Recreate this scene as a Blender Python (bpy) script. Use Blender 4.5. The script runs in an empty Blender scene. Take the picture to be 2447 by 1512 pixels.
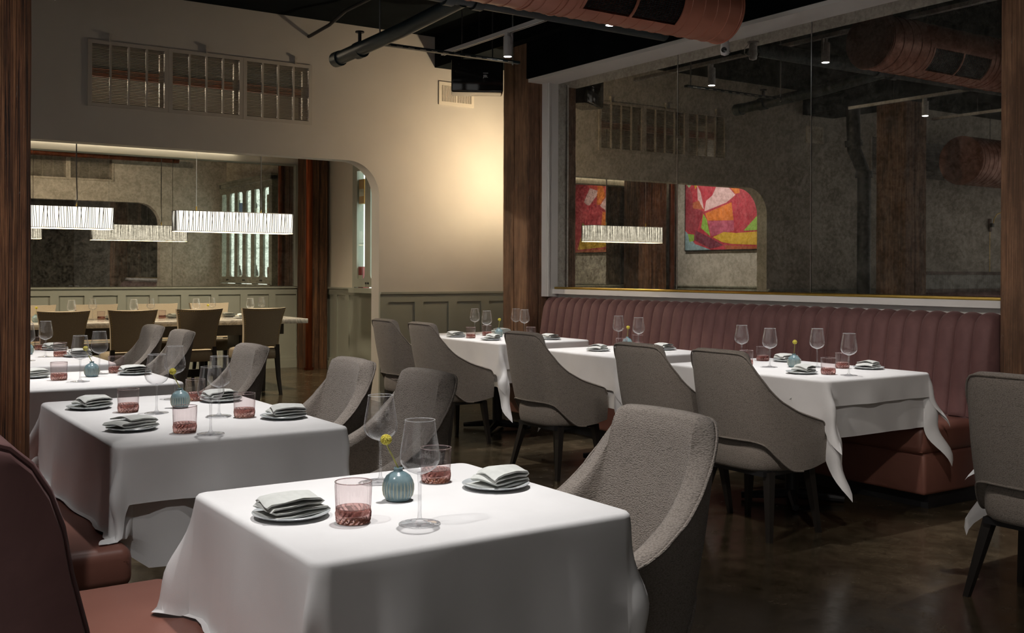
import bpy, bmesh, math, random
from mathutils import Vector, Matrix
from mathutils.geometry import tessellate_polygon
PI = math.pi
random.seed(7)
S = bpy.context.scene
COL = S.collection

# ------------------------------------------------------------------ camera
F_PX, YAW, ROLL, EYE = 2510.0, math.radians(33.85), math.radians(0.236), 1.28
fw = Vector((math.sin(YAW), math.cos(YAW), 0)); rt = Vector((math.cos(YAW), -math.sin(YAW), 0)); up = Vector((0, 0, 1))
r_c = rt * math.cos(ROLL) + up * math.sin(ROLL); u_c = -rt * math.sin(ROLL) + up * math.cos(ROLL)
cd = bpy.data.cameras.new('camera'); cam = bpy.data.objects.new('camera', cd); COL.objects.link(cam)
cd.sensor_width = 36.0; cd.lens = 36.0 * F_PX / 2447.0; cd.shift_y = -105.9 / 2447.0; cd.clip_start = 0.05; cd.clip_end = 80
m = Matrix.Identity(4)
for i in range(3):
    m[i][0] = r_c[i]; m[i][1] = u_c[i]; m[i][2] = -fw[i]
m[2][3] = EYE
cam.matrix_world = m
S.camera = cam

# ------------------------------------------------------------------ world, exposure, light levels
W = bpy.data.worlds.new('world'); S.world = W; W.use_nodes = True
W.node_tree.nodes['Background'].inputs[0].default_value = (0.9, 0.86, 0.82, 1)
W.node_tree.nodes['Background'].inputs[1].default_value = 0.58
S.view_settings.view_transform = 'Standard'; S.view_settings.look = 'None'
S.view_settings.gamma = 1.0; S.view_settings.use_curve_mapping = False
S.view_settings.exposure = 0.36
try:
    S.cycles.use_denoising = True
    S.cycles.caustics_reflective = False; S.cycles.caustics_refractive = False
    S.cycles.max_bounces = 8; S.cycles.transparent_max_bounces = 20; S.cycles.glossy_bounces = 4
    S.cycles.transmission_bounces = 6; S.cycles.diffuse_bounces = 3; S.cycles.use_adaptive_sampling = True; S.cycles.adaptive_threshold = 0.10; S.cycles.adaptive_min_samples = 16
    S.cycles.sample_clamp_indirect = 4.0
except Exception:
    pass
SPOT_W = 162.0           # table spotlights
SPOT_COL = (1.0, 0.97, 0.95)
WARM = (1.0, 0.80, 0.55)
PENDANT_E = 1.15

# ------------------------------------------------------------------ mesh helpers
class MB:
    def __init__(s): s.v = []; s.f = []; s.m = []; s.cur = 0
    def add(s, vs, fs):
        b = len(s.v); s.v += [tuple(p) for p in vs]
        for f in fs: s.f.append([b + i for i in f]); s.m.append(s.cur)
        return s
    def box(s, a, b):
        x0, y0, z0 = a; x1, y1, z1 = b
        return s.add([(x0,y0,z0),(x1,y0,z0),(x1,y1,z0),(x0,y1,z0),(x0,y0,z1),(x1,y0,z1),(x1,y1,z1),(x0,y1,z1)],
              [(0,3,2,1),(4,5,6,7),(0,1,5,4),(1,2,6,5),(2,3,7,6),(3,0,4,7)])
    def rbox(s, a, b, r=0.01, n=2):
        """box with rounded vertical edges and softened top and bottom"""
        x0, y0, z0 = a; x1, y1, z1 = b
        def ring(ins, z):
            R = max(r - ins * 0.0, 1e-4); pts = []
            for (cx, cy, a0) in ((x1-r, y1-r, 0), (x0+r, y1-r, PI/2), (x0+r, y0+r, PI), (x1-r, y0+r, 1.5*PI)):
                for k in range(n + 1):
                    t = a0 + k / n * PI / 2
                    pts.append((cx + (R - ins) * math.cos(t), cy + (R - ins) * math.sin(t), z))
            return pts
        rings = []
        for k in range(n + 1):
            t = k / n * PI / 2; rings.append(ring(r * (1 - math.sin(t)), z0 + r * (1 - math.cos(t))))
        for k in range(n + 1):
            t = k / n * PI / 2; rings.append(ring(r * (1 - math.cos(t)), z1 - r * (1 - math.sin(t))))
        return s.loft(rings, True, True)
    def loft(s, rings, closed=True, caps=False):
        n = len(rings[0]); vs = [p for r in rings for p in r]; fs = []
        for i in range(len(rings) - 1):
            for j in range(n if closed else n - 1):
                k = (j + 1) % n
                fs.append((i*n + j, i*n + k, (i+1)*n + k, (i+1)*n + j))
        if caps:
            fs.append(tuple(range(n - 1, -1, -1))); fs.append(tuple((len(rings)-1)*n + j for j in range(n)))
        return s.add(vs, fs)
    def lathe(s, prof, n=24, c=(0,0,0), rf=None, caps=False):
        rings = []
        for k, (r, z) in enumerate(prof):
            rings.append([(c[0] + (r if rf is None else rf(r, z, 2*PI*j/n, k)) * math.cos(2*PI*j/n),
                           c[1] + (r if rf is None else rf(r, z, 2*PI*j/n, k)) * math.sin(2*PI*j/n), c[2] + z) for j in range(n)])
        return s.loft(rings, True, caps)
    def tube(s, path, r, n=8, caps=True):
        P = [Vector(p) for p in path]; rings = []; pn = None
        for i, p in enumerate(P):
            t = (P[min(i+1, len(P)-1)] - P[max(i-1, 0)])
            t = t.normalized() if t.length > 1e-9 else Vector((0,0,1))
            if pn is None:
                pn = t.orthogonal().normalized()
            else:
                pn = pn - t * pn.dot(t); pn = pn.normalized() if pn.length > 1e-6 else t.orthogonal().normalized()
            bn = t.cross(pn); rr = r[i] if isinstance(r, (list, tuple)) else r
            rings.append([p + (pn * math.cos(2*PI*j/n) + bn * math.sin(2*PI*j/n)) * rr for j in range(n)])
        return s.loft(rings, True, caps)
    def prism(s, poly, z0, z1, axis='z'):
        def P(a, b, c): return {'z': (a, b, c), 'y': (a, c, b), 'x': (c, a, b)}[axis]
        n = len(poly); vs = [P(a, b, z0) for a, b in poly] + [P(a, b, z1) for a, b in poly]
        fs = [(i, (i+1) % n, n + (i+1) % n, n + i) for i in range(n)]
        tri = tessellate_polygon([[Vector((a, b, 0)) for a, b in poly]])
        fs += [tuple(t) for t in tri] + [tuple(n + i for i in reversed(t)) for t in tri]
        return s.add(vs, fs)
    def build(s, name, mat, parent=None, smooth=None, origin=None, fix=True):
        me = bpy.data.meshes.new(name)
        if parent is None and origin is None:
            xs = [p[0] for p in s.v]; ys = [p[1] for p in s.v]; zs = [p[2] for p in s.v]
            origin = ((min(xs)+max(xs))/2, (min(ys)+max(ys))/2, min(zs))
        if origin is not None:
            ox, oy, oz = origin; vs = [(x-ox, y-oy, z-oz) for x, y, z in s.v]
        else: vs = s.v
        me.from_pydata(vs, [], s.f)
        mats = mat if isinstance(mat, (list, tuple)) else [mat]
        for q in mats: me.materials.append(M[q])
        if len(mats) > 1: me.polygons.foreach_set('material_index', s.m)
        if fix:
            bm = bmesh.new(); bm.from_mesh(me); bmesh.ops.recalc_face_normals(bm, faces=bm.faces); bm.to_mesh(me); bm.free()
        if smooth:
            me.polygons.foreach_set('use_smooth', [True] * len(me.polygons))
            if smooth < 180: me.set_sharp_from_angle(angle=math.radians(smooth))
        o = bpy.data.objects.new(name, me); COL.objects.link(o)
        if parent is not None: o.parent = parent
        elif origin is not None: o.location = origin
        return o
def tag(o, label=None, cat=None, group=None, kind=None):
    if label: o['label'] = label
    if cat: o['category'] = cat
    if group: o['group'] = group
    if kind: o['kind'] = kind
    return o
def thing(name, label, cat, loc=(0,0,0), rz=0.0, group=None):
    o = bpy.data.objects.new(name, None); COL.objects.link(o); o.empty_display_size = 0.1
    o.location = loc; o.rotation_euler = (0, 0, rz)
    return tag(o, label, cat, group)
def struct(o): o['kind'] = 'structure'; return o
def dup(root, loc, rz, label, group=None, parent=None):
    r = root.copy(); COL.objects.link(r); r.location = loc; r.rotation_euler = (0, 0, rz); r['label'] = label
    if group: r['group'] = group
    for ch in root.children:
        c = ch.copy(); COL.objects.link(c); c.parent = r
        for g in ch.children:
            d = g.copy(); COL.objects.link(d); d.parent = c
    return r
def lerp(a, b, t): return a + (b - a) * t
def curve1(keys, s):
    """Catmull-Rom through (s, value tuple) keys"""
    ks = [k[0] for k in keys]; n = len(keys)
    i = max(0, min(n - 2, next((j for j in range(n - 1) if s <= ks[j+1]), n - 2)))
    t = (s - ks[i]) / (ks[i+1] - ks[i])
    p0 = keys[max(i-1, 0)][1]; p1 = keys[i][1]; p2 = keys[i+1][1]; p3 = keys[min(i+2, n-1)][1]
    out = []
    for a, b, c, d in zip(p0, p1, p2, p3):
        out.append(0.5 * ((2*b) + (-a + c)*t + (2*a - 5*b + 4*c - d)*t*t + (-a + 3*b - 3*c + d)*t*t*t))
    return out

# ------------------------------------------------------------------ materials
M = {}
def mat(name, col=(0.5,0.5,0.5), rough=0.6, metal=0.0, **kw):
    q = bpy.data.materials.new(name); q.use_nodes = True; nt = q.node_tree
    b = nt.nodes['Principled BSDF']; b.inputs['Base Color'].default_value = (*col, 1)
    b.inputs['Roughness'].default_value = rough; b.inputs['Metallic'].default_value = metal
    for k, v in kw.items(): b.inputs[k].default_value = v
    M[name] = q
    return q, nt, b
def nd(nt, typ, **kw):
    n = nt.nodes.new(typ)
    for k, v in kw.items():
        if k in n.inputs: n.inputs[k].default_value = v
        else: setattr(n, k, v)
    return n
def coords(nt, scale=(1,1,1), kind='Object'):
    t = nd(nt, 'ShaderNodeTexCoord'); mp = nd(nt, 'ShaderNodeMapping'); mp.inputs['Scale'].default_value = scale
    nt.links.new(t.outputs[kind], mp.inputs['Vector']); return mp.outputs['Vector']
def ramp(nt, src, stops):
    r = nd(nt, 'ShaderNodeValToRGB'); el = r.color_ramp.elements
    while len(el) < len(stops): el.new(0.5)
    for e, (p, c) in zip(el, stops): e.position = p; e.color = (*c, 1) if len(c) == 3 else c
    nt.links.new(src, r.inputs[0]); return r.outputs[0]
def bump(nt, b, src, strength=0.3, dist=0.01):
    n = nd(nt, 'ShaderNodeBump'); n.inputs['Strength'].default_value = strength; n.inputs['Distance'].default_value = dist
    nt.links.new(src, n.inputs['Height']); nt.links.new(n.outputs[0], b.inputs['Normal']); return n
def noise(nt, vec, scale, detail=3, rough=0.5, dist=0.0):
    n = nd(nt, 'ShaderNodeTexNoise'); n.inputs['Scale'].default_value = scale; n.inputs['Detail'].default_value = detail
    n.inputs['Roughness'].default_value = rough; n.inputs['Distortion'].default_value = dist
    nt.links.new(vec, n.inputs['Vector']); return n.outputs['Fac']
def mixc(nt, f, a, b, mode='MIX'):
    n = nd(nt, 'ShaderNodeMix'); n.data_type = 'RGBA'; n.blend_type = mode
    for idx, val in ((0, f), (6, a), (7, b)):
        if hasattr(val, 'links') or hasattr(val, 'is_linked'): nt.links.new(val, n.inputs[idx])
        else: n.inputs[idx].default_value = val if idx == 0 else (*val, 1)
    return n.outputs[2]
def simple_noise_mat(name, c1, c2, scale, rough, metal=0.0, stretch=(1,1,1), bmp=0.0, detail=4, **kw):
    q, nt, b = mat(name, c1, rough, metal, **kw); v = coords(nt, stretch); n = noise(nt, v, scale, detail)
    nt.links.new(ramp(nt, n, [(0.3, c1), (0.7, c2)]), b.inputs['Base Color'])
    if bmp: bump(nt, b, n, bmp, 0.005)
    return q, nt, b

simple_noise_mat('plaster', (0.47,0.435,0.385), (0.50,0.465,0.41), 3.0, 0.85)
simple_noise_mat('cream_paint', (0.62,0.56,0.46), (0.65,0.59,0.49), 2.0, 0.6)
simple_noise_mat('white_paint', (0.80,0.775,0.735), (0.83,0.805,0.765), 2.0, 0.5)
simple_noise_mat('sage_paint', (0.27,0.275,0.225), (0.29,0.295,0.245), 2.0, 0.42)
simple_noise_mat('vent_paint', (0.42,0.38,0.325), (0.44,0.40,0.345), 2.0, 0.55)
simple_noise_mat('black_ceiling', (0.003,0.0042,0.005), (0.006,0.008,0.009), 4.0, 0.9, **{'Specular IOR Level': 0.03})
simple_noise_mat('black_metal', (0.012,0.012,0.013), (0.02,0.02,0.022), 6.0, 0.5)
simple_noise_mat('pipe_teal', (0.006,0.014,0.018), (0.012,0.026,0.032), 4.0, 0.45)
simple_noise_mat('ebony_wood', (0.012,0.010,0.009), (0.022,0.018,0.015), 8.0, 0.45, stretch=(3,3,0.4))
simple_noise_mat('copper_paint', (0.40,0.145,0.09), (0.46,0.175,0.11), 6.0, 0.42, 0.15)
simple_noise_mat('copper_pipe', (0.11,0.026,0.008), (0.20,0.05,0.016), 5.0, 0.33, 0.9, stretch=(4,4,0.6))
simple_noise_mat('brass', (0.60,0.40,0.09), (0.70,0.48,0.13), 9.0, 0.28, 1.0)
simple_noise_mat('white_metal', (0.78,0.78,0.78), (0.82,0.82,0.82), 5.0, 0.4)
simple_noise_mat('steel', (0.5,0.5,0.5), (0.6,0.6,0.6), 9.0, 0.3, 1.0)
simple_noise_mat('linen_napkin', (0.56,0.57,0.54), (0.63,0.64,0.61), 60.0, 0.9, bmp=0.15)
simple_noise_mat('stoneware_plate', (0.42,0.45,0.47), (0.56,0.58,0.58), 30.0, 0.25)
simple_noise_mat('linen_beige', (0.42,0.35,0.25), (0.50,0.42,0.31), 90.0, 0.9, stretch=(1,1,3), bmp=0.1)
simple_noise_mat('linen_taupe', (0.085,0.068,0.048), (0.13,0.105,0.075), 90.0, 0.9, stretch=(1,1,3), bmp=0.1)
simple_noise_mat('flower_stem', (0.25,0.24,0.06), (0.35,0.33,0.10), 40.0, 0.7)
simple_noise_mat('dark_brick', (0.05,0.03,0.02), (0.09,0.055,0.035), 5.0, 0.85)
simple_noise_mat('brown_wood', (0.06,0.022,0.010), (0.12,0.045,0.02), 8.0, 0.5, stretch=(6,6,0.5))
simple_noise_mat('carton_red', (0.30,0.04,0.05), (0.4,0.07,0.06), 9.0, 0.5)
simple_noise_mat('carton_amber', (0.45,0.20,0.03), (0.55,0.27,0.05), 9.0, 0.5)
simple_noise_mat('carton_blue', (0.05,0.10,0.22), (0.07,0.14,0.30), 9.0, 0.5)
simple_noise_mat('bottle_glass', (0.008,0.014,0.010), (0.012,0.02,0.014), 5.0, 0.08)
simple_noise_mat('lens_black', (0.01,0.01,0.01), (0.015,0.015,0.015), 5.0, 0.1)
simple_noise_mat('frame_black', (0.015,0.013,0.012), (0.02,0.018,0.016), 5.0, 0.4)

# tablecloth: fine weave
q, nt, b = mat('table_linen', (0.80,0.79,0.78), 0.85); v = coords(nt)
n1 = noise(nt, v, 5.0, 4); nt.links.new(ramp(nt, n1, [(0.3, (0.77,0.76,0.755)), (0.7, (0.83,0.82,0.815))]), b.inputs['Base Color'])
n2 = noise(nt, v, 420.0, 2); bump(nt, b, n2, 0.12, 0.001)
b.inputs['Sheen Weight'].default_value = 0.15

# chair tweed: woven slubs
q, nt, b = mat('chair_tweed', (0.25,0.22,0.19), 0.95); v = coords(nt, (1,1,2.2))
vo = nd(nt, 'ShaderNodeTexVoronoi'); vo.inputs['Scale'].default_value = 170; nt.links.new(v, vo.inputs['Vector'])
n1 = noise(nt, v, 300.0, 2); n2 = noise(nt, coords(nt, (1,1,4)), 26.0, 4)
c1 = ramp(nt, vo.outputs['Distance'], [(0.0, (0.40,0.355,0.31)), (0.5, (0.235,0.20,0.17)), (0.9, (0.09,0.078,0.068))])
c2 = mixc(nt, n2, c1, (0.30,0.26,0.225)); nt.links.new(c2, b.inputs['Base Color'])
bump(nt, b, vo.outputs['Distance'], 0.55, -0.003); b.inputs['Sheen Weight'].default_value = 0.12

# banquette velvet and leather
q, nt, b = mat('velvet_rose', (0.25,0.105,0.10), 0.75); v = coords(nt)
n1 = noise(nt, v, 7.0, 4, 0.6, 0.6); nt.links.new(ramp(nt, n1, [(0.3, (0.165,0.078,0.075)), (0.75, (0.235,0.116,0.110))]), b.inputs['Base Color'])
b.inputs['Sheen Weight'].default_value = 0.3; b.inputs['Sheen Roughness'].default_value = 0.35; b.inputs['Sheen Tint'].default_value = (0.85,0.6,0.6,1)
bump(nt, b, noise(nt, v, 16.0, 2), 0.08, 0.01)
q, nt, b = mat('leather_rose', (0.24,0.10,0.075), 0.42); v = coords(nt)
n1 = noise(nt, v, 4.0, 3); nt.links.new(ramp(nt, n1, [(0.3, (0.205,0.082,0.060)), (0.75, (0.265,0.112,0.082))]), b.inputs['Base Color'])
bump(nt, b, noise(nt, v, 260.0, 2), 0.06, 0.002)

# timber: long grain, growth bands, pale scuffs, raised relief
def timber(name, dark, mid, light, relief, gx=30.0, fx=110.0, contrast=0.45, dist=0.02):
    q, nt, b = mat(name, mid, 0.72)
    n1 = noise(nt, coords(nt, (gx, gx, 1.0)), 1.5, 6, 0.65, 0.7)
    n2 = noise(nt, coords(nt, (fx, fx, 1.6)), 1.5, 3, 0.6, 0.3)
    n3 = noise(nt, coords(nt, (4, 4, 1.3)), 1.8, 5, 0.65)
    base = ramp(nt, n1, [(0.36, dark), (0.48, mid), (0.64, light)])
    fine = ramp(nt, n2, [(0.38, (contrast,)*3), (0.56, (1.05,)*3)])
    c = mixc(nt, 1.0, base, fine, 'MULTIPLY')
    blot = ramp(nt, n3, [(0.38, (0.55,0.53,0.50)), (0.62, (1.15,1.14,1.12))])
    c = mixc(nt, 1.0, c, blot, 'MULTIPLY')
    n4 = noise(nt, coords(nt, (22, 22, 5)), 2.6, 6, 0.75, 1.5)
    sc = ramp(nt, n4, [(0.635, (0,0,0)), (0.68, (0.8,)*3)]); c = mixc(nt, sc, c, (0.25,0.205,0.16)); nt.links.new(c, b.inputs['Base Color'])
    ad = nd(nt, 'ShaderNodeMath', operation='ADD'); nt.links.new(n1, ad.inputs[0]); nt.links.new(n2, ad.inputs[1])
    bump(nt, b, ad.outputs[0], relief, dist)
timber('timber_post', (0.165,0.080,0.042), (0.235,0.120,0.064), (0.30,0.160,0.090), 0.4, 34.0, 150.0, 0.62)
timber('timber_weathered', (0.02,0.007,0.003), (0.34,0.14,0.06), (0.55,0.26,0.12), 1.0, 110.0, 300.0, 0.6, 0.012)
timber('timber_dark', (0.055,0.022,0.008), (0.13,0.055,0.021), (0.20,0.09,0.037), 0.3)

# floor: stained polished concrete
q, nt, b = mat('concrete_floor', (0.05,0.036,0.022), 0.2); v = coords(nt)
n1 = noise(nt, v, 1.4, 6, 0.62, 0.8); n2 = noise(nt, v, 9.0, 6, 0.7); n3 = noise(nt, v, 90.0, 3, 0.6)
c = ramp(nt, n1, [(0.28, (0.028,0.024,0.015)), (0.5, (0.058,0.045,0.027)), (0.74, (0.112,0.088,0.055))])
c = mixc(nt, 1.0, c, ramp(nt, n2, [(0.3, (0.6,0.6,0.6)), (0.7, (1.25,1.22,1.2))]), 'MULTIPLY')
c = mixc(nt, 1.0, c, ramp(nt, n3, [(0.35, (0.72,0.7,0.68)), (0.68, (1.25,1.22,1.2))]), 'MULTIPLY')
nt.links.new(c, b.inputs['Base Color'])
rr = ramp(nt, n2, [(0.3, (0.12,)*3), (0.7, (0.30,)*3)]); nt.links.new(rr, b.inputs['Roughness'])
b.inputs['Specular IOR Level'].default_value = 0.5

# antique mirror: silvered glass with foxing
q = bpy.data.materials.new('antique_mirror'); q.use_nodes = True; nt = q.node_tree; M['antique_mirror'] = q
b = nt.nodes['Principled BSDF']; out = nt.nodes['Material Output']
v = coords(nt); n1 = noise(nt, v, 9.0, 8, 0.7, 0.8); n2 = noise(nt, v, 38.0, 5, 0.7, 0.4); n3 = noise(nt, v, 1.6, 4, 0.6)
add = nd(nt, 'ShaderNodeMath', operation='ADD'); nt.links.new(n1, add.inputs[0]); nt.links.new(n2, add.inputs[1])
half = nd(nt, 'ShaderNodeMath', operation='MULTIPLY'); nt.links.new(add.outputs[0], half.inputs[0]); half.inputs[1].default_value = 0.5
gl = nd(nt, 'ShaderNodeBsdfGlossy'); gl.inputs['Roughness'].default_value = 0.012
nt.links.new(ramp(nt, half.outputs[0], [(0.42, (0.46,0.44,0.39)), (0.60, (0.82,0.80,0.73))]), gl.inputs['Color'])
df = nd(nt, 'ShaderNodeBsdfDiffuse'); nt.links.new(ramp(nt, half.outputs[0], [(0.42, (0.06,0.06,0.052)), (0.60, (0.20,0.195,0.17))]), df.inputs['Color'])
mx = nd(nt, 'ShaderNodeMixShader'); nt.links.new(ramp(nt, half.outputs[0], [(0.40, (0.15,)*3), (0.62, (0.27,)*3)]), mx.inputs[0])
nt.links.new(gl.outputs[0], mx.inputs[1]); nt.links.new(df.outputs[0], mx.inputs[2]); nt.links.new(mx.outputs[0], out.inputs[0])

# thin glass: clear wall that lets light pass, reflecting more at grazing angles
def thin_glass(name, tint, edge, refl=(0.06, 0.80, 2.6), painted_haze=(0.028, 0.28, 3.0), hcol=(1,1,1)):
    q = bpy.data.materials.new(name); q.use_nodes = True; nt = q.node_tree; M[name] = q
    out = nt.nodes['Material Output']; lw = nd(nt, 'ShaderNodeLayerWeight'); lw.inputs['Blend'].default_value = 0.5
    def curve(k):
        pw_ = nd(nt, 'ShaderNodeMath', operation='POWER'); nt.links.new(lw.outputs['Facing'], pw_.inputs[0]); pw_.inputs[1].default_value = k[2]
        fr = nd(nt, 'ShaderNodeMath', operation='MULTIPLY_ADD'); nt.links.new(pw_.outputs[0], fr.inputs[0]); fr.inputs[1].default_value = k[1]; fr.inputs[2].default_value = k[0]
        return fr.outputs[0]
    tr = nd(nt, 'ShaderNodeBsdfTransparent')
    nt.links.new(ramp(nt, lw.outputs['Facing'], [(0.0, tint), (0.5, tint), (1.0, edge)]), tr.inputs[0])
    g = nd(nt, 'ShaderNodeBsdfGlossy'); g.inputs['Roughness'].default_value = 0.0
    mx = nd(nt, 'ShaderNodeMixShader'); nt.links.new(curve(refl), mx.inputs[0]); nt.links.new(tr.outputs[0], mx.inputs[1]); nt.links.new(g.outputs[0], mx.inputs[2])
    df = nd(nt, 'ShaderNodeBsdfDiffuse'); df.inputs[0].default_value = (*hcol, 1); tl = nd(nt, 'ShaderNodeBsdfTranslucent'); tl.inputs[0].default_value = (*hcol, 1)  # pale haze painted in for table light refracted at the glass edges
    hz = nd(nt, 'ShaderNodeMixShader'); hz.inputs[0].default_value = 0.5; nt.links.new(df.outputs[0], hz.inputs[1]); nt.links.new(tl.outputs[0], hz.inputs[2])
    fin_ = nd(nt, 'ShaderNodeMixShader'); nt.links.new(curve(painted_haze), fin_.inputs[0]); nt.links.new(mx.outputs[0], fin_.inputs[1]); nt.links.new(hz.outputs[0], fin_.inputs[2])
    nt.links.new(fin_.outputs[0], out.inputs[0])
thin_glass('crystal', (0.985,0.985,0.99), (0.86,0.86,0.89))
thin_glass('crystal_rim', (0.95,0.95,0.96), (0.9,0.9,0.92), (0.25, 0.6, 1.5), (0.22, 0.2, 1.5))
thin_glass('crystal_foot', (0.97,0.97,0.975), (0.70,0.70,0.73), (0.08, 0.7, 2.2), (0.02, 0.12, 3.0))
thin_glass('pink_glass', (0.95,0.895,0.895), (0.50,0.37,0.37), (0.06, 0.6, 2.6), (0.02, 0.12, 3.0), (1.0,0.86,0.86))
thin_glass('pink_rim', (0.75,0.58,0.58), (0.5,0.35,0.35), (0.3, 0.5, 1.5), (0.12, 0.1, 2.0), (1.0,0.86,0.86))
thin_glass('window_glass', (0.93,0.96,0.95), (0.85,0.9,0.88), (0.05, 0.8, 4.0), (0.0, 0.0, 1.0))
def solid_glass(name, col, keep):
    q = bpy.data.materials.new(name); q.use_nodes = True; nt = q.node_tree; M[name] = q
    out = nt.nodes['Material Output']
    g = nd(nt, 'ShaderNodeBsdfGlass'); g.inputs['Color'].default_value = (*col, 1); g.inputs['IOR'].default_value = 1.45; g.inputs['Roughness'].default_value = 0.02
    tr = nd(nt, 'ShaderNodeBsdfTransparent'); tr.inputs[0].default_value = (*col, 1)
    mx = nd(nt, 'ShaderNodeMixShader'); mx.inputs[0].default_value = keep
    nt.links.new(tr.outputs[0], mx.inputs[1]); nt.links.new(g.outputs[0], mx.inputs[2]); nt.links.new(mx.outputs[0], out.inputs[0])
solid_glass('crystal_solid', (0.98,0.98,0.985), 0.45)
solid_glass('pink_solid', (0.86,0.69,0.665), 0.7)

# blue ribbed stoneware
q, nt, b = mat('glaze_blue', (0.10,0.16,0.18), 0.22); v = coords(nt)
n1 = noise(nt, v, 40.0, 4); nt.links.new(ramp(nt, n1, [(0.3, (0.12,0.195,0.22)), (0.75, (0.23,0.32,0.34))]), b.inputs['Base Color'])
simple_noise_mat('glaze_ridge', (0.42,0.42,0.33), (0.52,0.51,0.40), 50.0, 0.35)
q, nt, b = mat('billy_button', (0.60,0.52,0.05), 0.85); v = coords(nt)
vo = nd(nt, 'ShaderNodeTexVoronoi'); vo.inputs['Scale'].default_value = 300; nt.links.new(v, vo.inputs['Vector'])
nt.links.new(ramp(nt, vo.outputs['Distance'], [(0.0, (0.80,0.74,0.16)), (0.6, (0.42,0.34,0.02))]), b.inputs['Base Color']); bump(nt, b, vo.outputs['Distance'], 0.9, -0.004)
# marble
q, nt, b = mat('marble', (0.6,0.57,0.52), 0.12); v = coords(nt)
n1 = noise(nt, v, 3.0, 8, 0.65, 2.2); nt.links.new(ramp(nt, n1, [(0.42, (0.66,0.62,0.56)), (0.5, (0.40,0.37,0.34)), (0.56, (0.66,0.62,0.56))]), b.inputs['Base Color'])
def emit(name, col, e):
    q = bpy.data.materials.new(name); q.use_nodes = True; nt = q.node_tree; M[name] = q
    nt.nodes.remove(nt.nodes['Principled BSDF']); em = nd(nt, 'ShaderNodeEmission')
    em.inputs[0].default_value = (*col, 1); em.inputs[1].default_value = e; nt.links.new(em.outputs[0], nt.nodes['Material Output'].inputs[0])
emit('lamp_lens', (1.0,0.98,0.96), 40.0)
emit('shade_glow', (1.0,0.93,0.78), PENDANT_E)
emit('shade_base_glow', (1.0,0.80,0.48), 5.0)
emit('led_glow', (1.0,0.92,0.72), 12.0)
emit('cabinet_glow', (0.88,1.0,0.94), 2.2)
q, nt, b = mat('reeded', (0.20,0.20,0.17), 0.35); v = coords(nt, (1,1,1))
wv = nd(nt, 'ShaderNodeTexWave'); wv.inputs['Scale'].default_value = 14; nt.links.new(v, wv.inputs['Vector'])
nt.links.new(ramp(nt, wv.outputs['Color'], [(0.2, (0.07,0.07,0.06)), (0.8, (0.30,0.29,0.25))]), b.inputs['Base Color'])

# ================================================================== SETTING
XM, YW, ZC, YI, XI, XL = 5.70, 9.33, 3.67, 13.30, 5.75, -0.60
WT = 0.165
def wbox(name, a, b, mt, st=True):
    o = MB().box(a, b).build(name, mt)
    return struct(o) if st else o
floor = wbox('floor', (-6.5, -3, -0.08), (8, 13.5, 0.0), 'concrete_floor')
ceil = wbox('ceiling', (-5.0, -3.0, ZC), (8, 13.5, ZC + 0.1), 'black_ceiling')

wbox('wall_front', (-1.2, -3.1, 0), (8, -3.0, ZC), 'dark_brick')
wbox('wall_east_blocker', (5.86, -3.0, 0), (5.96, 3.29, ZC), 'plaster')  # unseen wall added to keep outside light from entering on the east
wbox('wall_passage_end', (6.24, 7.83, 0), (8.0, 7.93, ZC), 'plaster')

# arch wall: face with arch opening and louver opening, reveal all round
AX0, AX1, AZ, AR = 1.22, 4.678, 2.357, 0.34
LV = (1.95, 3.965, 2.665, 3.228)       # louver opening
def arch_wall():
    mb = MB(); xa, xb = -6.4, 7.0
    arc = []
    outer = [(xa, 0), (AX0, 0)]
    pth = [(AX0, 0), (AX0, AZ - AR)] + [(AX0 + AR - AR*math.cos(t), AZ - AR + AR*math.sin(t)) for t in [k/14*PI/2 for k in range(1, 15)]]
    pth += [(AX1 - AR + AR*math.sin(t), AZ - AR + AR*math.cos(t)) for t in [k/14*PI/2 for k in range(0, 15)]] + [(AX1, 0)]
    outer = [(xa, 0)] + pth + [(xb, 0), (xb, ZC), (xa, ZC)]
    hole = [(LV[0], LV[2]), (LV[1], LV[2]), (LV[1], LV[3]), (LV[0], LV[3])]
    pts = outer + hole
    tri = tessellate_polygon([[Vector((x, z, 0)) for x, z in outer], [Vector((x, z, 0)) for x, z in hole]])
    for yy in (YW, YW + WT): mb.add([(x, yy, z) for x, z in pts], [tuple(t) for t in tri])
    for loop in (pth, hole + hole[:1]):
        mb.loft([[(x, YW, z) for x, z in loop], [(x, YW + WT, z) for x, z in loop]], False)
    return mb.build('wall_back', 'plaster', smooth=30)
wall_back = struct(arch_wall())
WB = wall_back.location

def wainscot(wall, P, u0, u1, z1, panels, name='wainscot', zb=0.14, zt=0.977):
    """raised rails and stiles, cap and base on a wall; P maps (along, out, z) to a point"""
    w = wall.location
    def bx(nm, a0, a1, d0, d1, z0, zz):
        p = P(a0, d0, z0); q = P(a1, d1, zz)
        lo = tuple(min(p[i], q[i]) for i in range(3)); hi = tuple(max(p[i], q[i]) for i in range(3))
        return MB().box(lo, hi).build(nm, 'sage_paint', wall, origin=w)
    bx('wainscot_board', u0, u1, 0.0, 0.012, 0, z1 - 0.02)
    bx('wainscot_rail', u0, u1, 0.012, 0.03, zt, z1 - 0.02)
    bx('wainscot_rail', u0, u1, 0.012, 0.03, 0.0, zb)
    bx('wainscot_cap', u0, u1, 0.0, 0.05, z1 - 0.02, z1)
    bx('wainscot_base', u0, u1, 0.03, 0.042, 0.0, 0.1)
    edges = [u0] + [e for p in panels for e in p] + [u1]
    for k in range(0, len(edges), 2):
        if edges[k+1] - edges[k] > 0.004: bx('wainscot_stile', edges[k], edges[k+1], 0.012, 0.03, zb, zt)
pan = []
x = 4.77
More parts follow.
